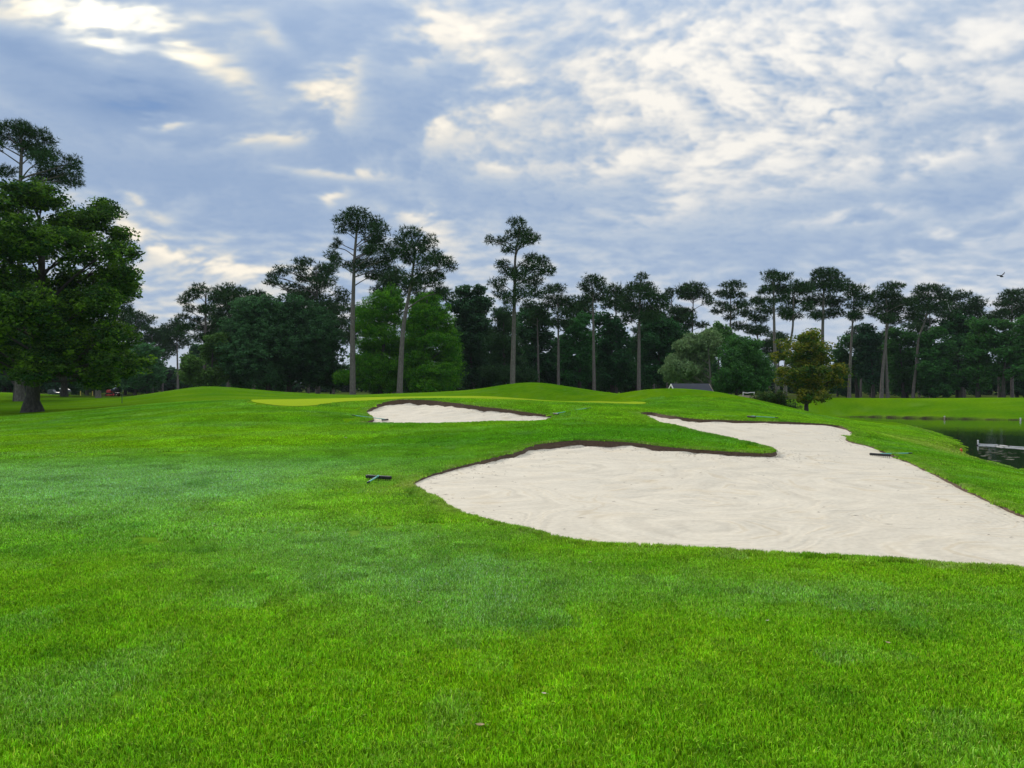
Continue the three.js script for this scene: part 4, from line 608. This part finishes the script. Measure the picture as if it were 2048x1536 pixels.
// ------------------------------------------------------------------ golf cart, mower and posts beyond the oak
{
  const d = 96, x = (119 - CU) / F * d, y0 = gy(x, -d), g = thing('golf_cart', 'golf cart with a white roof half hidden by a tree trunk', 'golf cart', [x, y0, -d], .25);
  const sh = new THREE.Shape(); sh.moveTo(-1.15, .3); sh.lineTo(-1.15, .62); sh.quadraticCurveTo(-1.1, .8, -.7, .82); sh.lineTo(-.45, .48); sh.lineTo(.2, .45); sh.lineTo(.25, .85); sh.lineTo(.95, .85); sh.quadraticCurveTo(1.15, .8, 1.15, .5); sh.lineTo(1.1, .3);
  part('body', new THREE.ExtrudeGeometry(sh, { depth: 1.05, bevelEnabled: true, bevelSize: .05, bevelThickness: .05, bevelSegments: 2 }).translate(0, 0, -.52), M.glassy, g);
  part('seat', new RoundedBoxGeometry(.5, .16, 1.0, 2, .05).translate(.35, .95, 0), M.white, g);
  part('backrest', new RoundedBoxGeometry(.12, .4, 1.0, 2, .05).translate(.68, 1.15, 0), M.white, g);
  part('roof', new RoundedBoxGeometry(1.75, .1, 1.15, 3, .045).translate(.05, 1.85, 0), M.white, g);
  for (const [px, pz] of [[-.65, .5], [-.65, -.5], [.8, .5], [.8, -.5]]) part('roof_post', limb([[px, .6, pz, .02], [px + .04, 1.2, pz, .02], [px + .05, 1.82, pz, .02]], 6, 2), M.black, g);
  for (const [px, pz] of [[-.75, .52], [-.75, -.52], [.75, .52], [.75, -.52]]) { const w = part('wheel', new THREE.TorusGeometry(.16, .075, 8, 18).translate(px, .235, pz), M.tyre, g); part('hub', new THREE.CylinderGeometry(.11, .11, .1, 14).rotateX(Math.PI / 2).translate(px, .235, pz), M.white, w); }
}
{
  const d = 94, x = (226 - CU) / F * d, y0 = gy(x, -d), g = thing('ride_on_mower', 'red ride-on mower parked under the far trees', 'mower', [x, y0, -d], -.2);
  part('hood', new RoundedBoxGeometry(.62, .42, .6, 3, .12).translate(-.45, .62, 0), M.red, g);
  part('chassis', new RoundedBoxGeometry(1.5, .16, .62, 2, .05).translate(0, .4, 0), M.black, g);
  part('seat', new RoundedBoxGeometry(.4, .1, .42, 2, .04).translate(.25, .66, 0), M.black, g);
  part('seat_back', new RoundedBoxGeometry(.09, .36, .42, 2, .04).translate(.46, .85, 0), M.black, g);
  part('steering_wheel', new THREE.TorusGeometry(.15, .018, 6, 18).rotateY(Math.PI / 2).rotateZ(.6).translate(-.13, .98, 0), M.black, g);
  part('cutting_deck', new RoundedBoxGeometry(.75, .14, 1.15, 2, .05).translate(-.1, .2, 0), M.red, g);
  for (const [px, pz, r] of [[-.6, .38, .2], [-.6, -.38, .2], [.45, .42, .27], [.45, -.42, .27]]) { const w = part('wheel', new THREE.TorusGeometry(r - .08, .08, 8, 18).translate(px, r, pz), M.tyre, g); part('hub', new THREE.CylinderGeometry(r * .5, r * .5, .12, 12).rotateX(Math.PI / 2).translate(px, r, pz), M.red, w); }
  // the driver, seated, hands on the wheel
  const J = { hip: [.24, .80, 0, .15], chest: [.20, 1.16, 0, .165], neck: [.17, 1.38, 0, .065], head: [.14, 1.55, 0, .105] };
  const bones = [[J.hip, J.chest], [J.chest, J.neck], [J.neck, J.head]];
  for (const s of [-1, 1]) { const sh = [.19, 1.30, s * .17, .07], el = [.08, 1.08, s * .22, .05], ha = [-.12, 1.04, s * .13, .04], hp = [.22, .78, s * .09, .1], kn = [-.16, .80, s * .13, .07], an = [-.22, .47, s * .13, .05], toe = [-.34, .44, s * .14, .045]; bones.push([J.chest, sh], [sh, el], [el, ha], [hp, kn], [kn, an], [an, toe]); }
  const fld = (px, py, pz) => { let m = 0; for (const [a, b] of bones) { const dx = b[0] - a[0], dy = b[1] - a[1], dz = b[2] - a[2], t = clamp(((px - a[0]) * dx + (py - a[1]) * dy + (pz - a[2]) * dz) / (dx * dx + dy * dy + dz * dz)); const D = Math.hypot(px - a[0] - dx * t, py - a[1] - dy * t, pz - a[2] - dz * t) - mix(a[3], b[3], t); m += Math.exp(-D * 28); } return -Math.log(m) / 28; };
  const N = 56, mc = new MarchingCubes(N, M.white, false, false, 60000), half = .72, cc = [.0, 1.05, 0]; mc.isolation = 0;
  for (let k = 0; k < N; k++) for (let j = 0; j < N; j++) for (let i = 0; i < N; i++) mc.field[i + j * N + k * N * N] = -fld(cc[0] + (i - N / 2) / (N / 2) * half, cc[1] + (j - N / 2) / (N / 2) * half, cc[2] + (k - N / 2) / (N / 2) * half);
  mc.update();
  const n = mc.count, pg = new THREE.BufferGeometry(), P = new Float32Array(mc.positionArray.slice(0, n * 3)), C = new Float32Array(n * 3);
  for (let i = 0; i < n; i++) { for (let a = 0; a < 3; a++) P[i * 3 + a] = P[i * 3 + a] * half + cc[a]; const y = P[i * 3 + 1], zz = Math.abs(P[i * 3 + 2]), xx = P[i * 3]; const c = y > 1.42 ? [.45, .28, .2] : y > .9 && !(xx < .02 && y < 1.15) ? [.55, .58, .68] : xx < .02 && y > .95 ? [.45, .28, .2] : [.05, .055, .075]; C.set(c, i * 3); }
  pg.setAttribute('position', new THREE.BufferAttribute(P, 3)); pg.setAttribute('normal', new THREE.BufferAttribute(new Float32Array(mc.normalArray.slice(0, n * 3)), 3)); pg.setAttribute('color', new THREE.BufferAttribute(C, 3));
  const man = thing('person', 'person in a pale shirt sitting on the red mower', 'person', [x, y0, -d], -.2);
  part('body', pg, new THREE.MeshStandardMaterial({ vertexColors: true, roughness: .9 }), man);
  const cap = new THREE.SphereGeometry(.112, 16, 8, 0, 6.3, 0, 1.5).translate(.14, 1.58, 0); part('cap', cap, M.black, man);
}
{
  const d = 55, x = (244 - CU) / F * d, y0 = gy(x, -d), g = thing('flag_pole', 'thin dark green pole standing in the hollow beyond the oak', 'pole', [x, y0, -d]);
  part('shaft', new THREE.CylinderGeometry(.018, .024, 2.3, 10).translate(0, 1.1, 0), M.pole, g); part('cap', new THREE.SphereGeometry(.03, 10, 8).translate(0, 2.26, 0), M.pole, g);
  for (const [u, lab] of [[161, 'yellow stake between the golf cart and the mower'], [185, 'second yellow stake, nearer to the mower']]) { const dd = 92, xx = (u - CU) / F * dd, s = thing('marker_stake', lab, 'stake', [xx, gy(xx, -dd), -dd]); part('shaft', new THREE.CylinderGeometry(.05, .055, .55, 10).translate(0, .25, 0), M.yellow, s); part('cap', new THREE.SphereGeometry(.055, 10, 6).translate(0, .525, 0), M.yellow, s); }
}

// ------------------------------------------------------------------ at the pond
{
  const o = onY(1923, 902, -.72), y = gy(o[0], o[2]), s = thing('marker_stake', 'small orange marker on the grass bank of the pond', 'marker', [o[0], y, o[2]], .3);
  part('shaft', new RoundedBoxGeometry(.07, .2, .035, 2, .01).rotateZ(.12).translate(0, .09, 0), M.orange, s); part('top', new THREE.ConeGeometry(.045, .05, 8).rotateZ(.12).translate(-.02, .2, 0), M.orange, s);
  const w = onY(1956, 890, WATER), post = thing('white_post', 'white post where the floating tubes meet the bank', 'post', [w[0], WATER - .5, w[2]]);
  part('shaft', new THREE.CylinderGeometry(.03, .03, .66, 10).translate(0, .35, 0), M.white, post); part('cap', new THREE.SphereGeometry(.036, 10, 8).translate(0, .68, 0), M.white, post);
  const tube = (label, pts) => { const p = pts.map(([u, v]) => onY(u, v, WATER)), g = thing('floating_tube', label, 'tube', [p[0][0], WATER, p[0][2]]); part('hose', limb(p.map((q) => [q[0] - p[0][0], .008, q[2] - p[0][2], .016]), 8, 6), M.white, g); part('coupling', limb([[-.05, .012, 0, .035], [.12, .012, -.01, .035]], 8, 2), M.black, g); };
  tube('white tube floating on the pond, farther of two', [[1956, 888.5], [1990, 890], [2020, 893], [2060, 895.5], [2140, 899]]);
  tube('white tube floating on the pond, nearer of two', [[1955, 891], [1985, 892.5], [2010, 895], [2035, 897], [2080, 901]]);
  for (const [u, v, lab, h] of [[1889, 837, 'pale post at the water line under the far bank', .2], [2041, 840, 'thin white stake in the water by the far bank', .16]]) { const p = onY(u, v + 1.5, WATER), g = thing('water_stake', lab, 'stake', [p[0], WATER - .4, p[2]]); part('shaft', new THREE.CylinderGeometry(.04, .045, h + .4, 8).translate(0, (h + .4) / 2, 0), u < 2000 ? M.wood : M.white, g); part('cap', new THREE.SphereGeometry(.05, 8, 6).translate(0, h + .4, 0), M.white, g); }
  // pale scum and leaves adrift on the water by the near bank
  const r = RNG(31), geos = [], spots = [[1965,897,.5],[1985,899,.35],[1990,908,.5],[1975,912,.6],[2000,903,.35],[2010,914,.3],[1968,905,.35],[2030,917,.7],[1995,920,.35],[2020,906,.25],[1972,916,.3],[1985,905,.3],[2040,905,.3],[1978,902,.25],[2005,909,.25]];
  for (const [u, v, a] of spots) for (let k = 0; k < 4; k++) { const p = onY(u + (r() - .5) * 24, v + (r() - .5) * 5, WATER), n = 11, sh = new THREE.Shape(); for (let i = 0; i < n; i++) { const t = i / n * 6.283, q = a * (0.06 + .2 * r()); sh[i ? 'lineTo' : 'moveTo'](Math.cos(t) * q * 1.1, Math.sin(t) * q * .6); } geos.push(new THREE.ExtrudeGeometry(sh, { depth: .006, bevelEnabled: false }).rotateX(-Math.PI / 2).translate(p[0], WATER + .003, p[2])); }
  const scum = part('pond_scum', mergeGeometries(geos), std([.15, .16, .10], 1), scene); scum.userData = { kind: 'stuff', label: 'pale scum and leaf litter drifting by the near bank of the pond', category: 'pond scum' };
  // rushes and weeds along the water's edge
  const f = new Faces(); for (let k = 0; k < 2600; k++) { const i = Math.floor(r() * pond.n), x = pond.X[i] + (r() - .5) * 1.3, z = pond.Z[i] + (r() - .5) * .9; if (z > -14 || x > 60) continue; const h = (z < -50 ? .16 : .11) * (0.5 + 1.3 * r() * r() * 1.4), y = Math.max(gy(x, z), WATER - .1) - .02, a = r() * 6.28, l = (r() - .5) * .5 * h, w = .008 + .012 * r(), c = mix3([.06, .16, .015], [.22, .20, .07], r()); f.add([[x - Math.cos(a) * w, y, z - Math.sin(a) * w], [x + Math.cos(a) * w, y, z + Math.sin(a) * w], [x + l, y + h, z + l * .5]], c); }
  const rush = part('bank_weeds', f.build(), needleMat, scene); rush.userData = { kind: 'stuff', label: 'ragged weeds and dry grass along the edge of the pond', category: 'weeds' };
}

// ------------------------------------------------------------------ a bird in the air
{
  const d = 62, [x, y, z] = at(2001, 552, d), m = d / F, P = (u, v, q = 0) => [(u - 2001) * m, (552 - v) * m, q];
  const b = limb([[...P(1999, 551), .02], [...P(2001.5, 552), .085], [...P(2004, 553), .07], [...P(2006, 553.4), .03], [...P(2007.5, 553.8, 0), .012]], 8, 4);
  const wing = (pts) => { const pos = [], idx = []; pts.forEach(([u, v, c, q]) => { const p = P(u, v, q); pos.push(p[0], p[1] + .012, p[2] - c, p[0], p[1] + .012, p[2] + c, p[0], p[1] - .012, p[2] - c * .6, p[0], p[1] - .012, p[2] + c * .6); }); for (let k = 0; k + 1 < pts.length; k++) { const o = k * 4; for (const [a, e] of [[0, 1], [1, 3], [3, 2], [2, 0]]) idx.push(o + a, o + e, o + a + 4, o + e, o + e + 4, o + a + 4); } const g = new THREE.BufferGeometry(); g.setAttribute('position', new THREE.Float32BufferAttribute(pos, 3)); g.setIndex(idx); g.computeVertexNormals(); return g; };
  const strip = (g) => { const q = new THREE.BufferGeometry(); q.setAttribute('position', g.getAttribute('position')); q.setAttribute('normal', g.getAttribute('normal')); q.setIndex(g.index); return q; };
  const geo = mergeGeometries([b, wing([[2002, 551.6, .12, 0], [1999, 551.4, .13, .02], [1995, 551.2, .11, .05], [1992, 550.2, .05, .1]]), wing([[2003, 551.6, .12, 0], [2006, 549.5, .13, -.02], [2009, 546.5, .1, -.06], [2011, 544.3, .04, -.1]])].map(strip));
  const g = thing('bird', 'dark bird gliding over the wood across the pond', 'bird', [x, y, z]); part('body', geo, std([.018, .014, .02], .8), g);
}

// ------------------------------------------------------------------ leaves fallen on the lawn and litter on the sand
{
  const r = RNG(77), list = [[1088,1399,.022,[.62,.52,.36],'curled cream leaf on the lawn below the bunker'],[1535,1251,.02,[.62,.55,.42],'small pale leaf on the lawn under the wide bunker edge'],[1016,1143,.024,[.03,.02,.02],'dark brown leaf on the lawn'],[960,1463,.035,[.40,.30,.14],'flat tan leaf deep in the lawn'],[1180,1131,.03,[.42,.33,.17],'tan leaf just below the bunker edge'],[1776,1294,.028,[.45,.34,.18],'tan leaf on the dark lawn'],[838,1213,.03,[.32,.26,.10],'faded leaf lying flat in the blue-green lawn'],[877,1079,.02,[.55,.50,.30],'yellowish leaf on the bright strip of lawn'],[766,979,.03,[.55,.42,.10],'yellow leaf beside the rake on the grass'],[428,1058,.03,[.42,.30,.16],'reddish tan leaf on the blue-green lawn'],[692,880,.09,[.55,.50,.38],'white leaf on the slope below the small bunker'],[672,931,.05,[.12,.10,.06],'brown twig on the slope below the small bunker']];
  for (const [u, v, s0, c, label] of list) { const s = s0 * .72;
    const p = onY(u, v, v < 940 ? .03 : 0), y = gy(p[0], p[2]), n = 7, pos = [], idx = [];
    for (let i = 0; i <= n; i++) { const t = i / n, w = Math.sin(Math.PI * clamp(t * .96 + .02)) * s * .55, curl = (t - .5) ** 2 * s * 1.4; for (const q of [-1, 0, 1]) pos.push((t - .5) * s * 1.7, curl + Math.abs(q) * w * .55, q * w); if (i) for (const q of [0, 1]) { const a = (i - 1) * 3 + q; idx.push(a, a + 1, a + 3, a + 1, a + 4, a + 3); } }
    const g = new THREE.BufferGeometry(); g.setAttribute('position', new THREE.Float32BufferAttribute(pos, 3)); g.setIndex(idx); g.computeVertexNormals();
    const o = thing('fallen_leaf', label, 'leaf', [p[0], y + .028, p[2]], r() * 6.28, 'leaves fallen on the lawn'), mm = std(c, .8, { side: THREE.DoubleSide }); part('blade', g, mm, o); part('stalk', limb([[-s * 1.2, .35 * s, 0, s * .05], [-s * 1.6, .2 * s, s * .1, s * .03]], 5, 2), mm, o);
  }
  const f = new Faces();
  const drop = (A, n, near) => { for (let k = 0; k < n; k++) { const i = Math.floor(r() * A.n), e = Math.pow(r(), 2.2) * near; const x = A.X[i] + (r() - .5) * 2 * e, z = A.Z[i] + (r() - .5) * .3 + e * r(); if (bunkerSd(x, z) > -.06) continue; const far = A.Z[i] < -13 || A === small; if (!far && r() < .75) continue; const y = sandY(x, z) + .006, a = r() * 6.28, l = .015 + .05 * r() * r(), w = .002 + .003 * r(), c = mix3([.05, .032, .02], [.16, .10, .06], r()); f.add([[x - Math.cos(a) * l, y, z - Math.sin(a) * l], [x + Math.sin(a) * w, y + .006, z - Math.cos(a) * w], [x + Math.cos(a) * l, y + .004, z + Math.sin(a) * l], [x - Math.sin(a) * w, y + .006, z + Math.cos(a) * w]], c); } };
  drop(big, 3600, 1.6); drop(small, 2600, 1.5);
  for (let k = 0; k < 160; k++) { const x = mix(-4, 12, r()), z = mix(-24, -7, r()); if (bunkerSd(x, z) > -.2) continue; const y = sandY(x, z) + .006, a = (r() - .5) * 1.2, l = .02 + .07 * r() * r(), w = .003; f.add([[x - Math.cos(a) * l, y, z - Math.sin(a) * l], [x, y + .006, z - w], [x + Math.cos(a) * l, y + .004, z + Math.sin(a) * l], [x, y + .006, z + w]], [.10, .065, .04]); }
  const lit = part('needle_litter', f.build(), needleMat, scene); lit.userData = { kind: 'stuff', label: 'dark pine needles and crumbs of earth strewn on the bunker sand', category: 'litter' };
}
console.log('objects done');

// ------------------------------------------------------------------ blades of grass, in small sods laid over the near turf
{
  const farGrass = new THREE.MeshPhysicalMaterial({ vertexColors: true, roughness: 0.8, specularIntensity: 0.12, side: THREE.DoubleSide }), grassMat = new THREE.MeshPhysicalMaterial({ vertexColors: true, roughness: 0.6, specularIntensity: 0.22, side: THREE.DoubleSide });
  const sod = (size, n, w, h, seedN) => {
    const r = RNG(seedN), pos = [], col = [], nor = [], idx = [];
    for (let k = 0; k < n; k++) {
      const x = (r() - .5) * size, z = (r() - .5) * size, a = r() * 6.283, lean = 0.15 + 1.0 * r() * r(), len = h * (0.55 + .75 * r()), ww = w * (0.6 + .7 * r()), ca = Math.cos(a), sa = Math.sin(a), tw = r() * 6.283, cx = Math.cos(tw) * ww, cz = Math.sin(tw) * ww, o = pos.length / 3;
      const y1 = len * .55, x1 = x + ca * len * lean * .3, z1 = z + sa * len * lean * .3, x2 = x + ca * len * lean, z2 = z + sa * len * lean, y2 = len * (1 - .3 * lean);
      pos.push(x - cx, -.004, z - cz, x + cx, -.004, z + cz, x1 - cx * .85, y1, z1 - cz * .85, x1 + cx * .85, y1, z1 + cz * .85, x2, y2, z2);
      const q = r(), tone = 0.35 + 1.35 * r(), c = q < .025 ? [2.6, 1.45, 7] : q < .15 ? [1.6 * tone, 1.3 * tone, 4 * tone] : [tone * (0.8 + .4 * r()), tone, tone];
      for (let i = 0; i < 5; i++) { col.push(...c); const nx = -sa * .5, nz = ca * .5; nor.push(nx * .5, .86, nz * .5); }
      idx.push(o, o + 1, o + 2, o + 1, o + 3, o + 2, o + 2, o + 3, o + 4);
    }
    const g = new THREE.BufferGeometry(); g.setAttribute('position', new THREE.Float32BufferAttribute(pos, 3)); g.setAttribute('color', new THREE.Float32BufferAttribute(col, 3)); g.setIndex(idx); g.computeVertexNormals(); return g;
  };
  const up = new THREE.Vector3(0, 1, 0), N = new THREE.Vector3(), Q = new THREE.Quaternion(), Q2 = new THREE.Quaternion(), S = new THREE.Vector3(), P = new THREE.Vector3(), MM = new THREE.Matrix4();
  const lay = (name, label, sods, places, bright, mat = grassMat) => {
    sods.forEach((g, v) => {
      const list = places.filter((_, k) => k % sods.length === v), im = new THREE.InstancedMesh(g, mat, list.length);
      list.forEach(([x, z, s, turn], k) => {
        const y = gy(x, z), e = .12; N.set(gy(x - e, z) - gy(x + e, z), 2 * e, gy(x, z - e) - gy(x, z + e)).normalize(); Q.setFromUnitVectors(up, N); Q2.setFromAxisAngle(up, turn); Q.multiply(Q2); P.set(x, y, z); S.set(s, s * (0.85 + .3 * (0.5 + .5 * noise(x * 2.3, z * 2.3))), s); MM.compose(P, Q, S); im.setMatrixAt(k, MM);
        const c = lawn(x, z, gridAt(gS, x, z), gridAt(gP, x, z)), t = bright * (1 + .3 * noise(x * 5.1, z * 5.1)); im.setColorAt(k, new THREE.Color().setRGB(c[0] * t, c[1] * t, c[2] * t));
      });
      im.name = numbered(name); im.castShadow = im.receiveShadow = true; im.userData = { kind: 'stuff', label, category: 'grass' }; scene.add(im);
    });
  };
  const r = RNG(2024);
  const spread = (size, d0, d1) => { const out = [], st = size * .8; for (let z = -d1; z < -d0 * .5 + 1; z += st) for (let x = -d1; x < d1; x += st) { const px = x + (r() - .5) * size * .4, pz = z + (r() - .5) * size * .4, d = Math.hypot(px, pz) + (r() - .5) * .6; if (d < d0 || d >= d1 || pz > -.8 || Math.abs(px) > -pz * .82 + 2.2) continue; const sb = gridAt(gS, px, pz); if (sb < size * .42 || gridAt(gG, px, pz) < size * .4 || gridAt(gP, px, pz) < .5) continue; out.push([px, pz, .95 + .15 * r(), Math.floor(r() * 4) * Math.PI / 2 + (r() - .5) * .5]); } return out; };
  lay('lawn_grass', 'fine blades of the near lawn', [1, 2, 3, 4].map((k) => sod(.25, 1000, .0025, .029, k)), spread(.25, .8, 8.5), 2.0);
  lay('fairway_grass', 'mown blades of the lawn around the bunkers', [5, 6, 7].map((k) => sod(.5, 1800, .0038, .030, k)), spread(.5, 8.5, 19), 2.1);
  lay('slope_grass', 'mown blades of the slopes towards the green', [8, 9, 10].map((k) => sod(1.0, 2400, .0075, .030, k)), spread(1.0, 19, 46), 2.05, farGrass);
  const edge = [];
  for (const A of [big, small]) for (let i = 0; i < A.n; i++) { const j = (i + 1) % A.n, L = Math.hypot(A.X[j] - A.X[i], A.Z[j] - A.Z[i]), dd = Math.hypot(A.X[i], A.Z[i]), st = dd < 10 ? .035 : dd < 22 ? .055 : .09, reach = dd < 9 ? .12 : dd < 20 ? .24 : .46; for (let q = 0; q < L * reach / (st * st) * .9; q++) { const t = r(), w = r() * reach, nx = A.Z[j] - A.Z[i], nz = -(A.X[j] - A.X[i]), l = Math.hypot(nx, nz) || 1; for (const sg of [1, -1]) { const x = mix(A.X[i], A.X[j], t) + sg * nx / l * w, z = mix(A.Z[i], A.Z[j], t) + sg * nz / l * w; if (gridAt(gS, x, z) > .008) { edge.push([x, z, dd < 10 ? .9 : 1, r() * 6.28]); break; } } } }
  lay('edge_grass', 'overhanging blades along the bunker edges', [11, 12].map((k) => sod(.085, 75, .0026, .042, k)), edge, 2.1);
  console.log('grass sods', edge.length);
}
renderer.render(scene, camera);
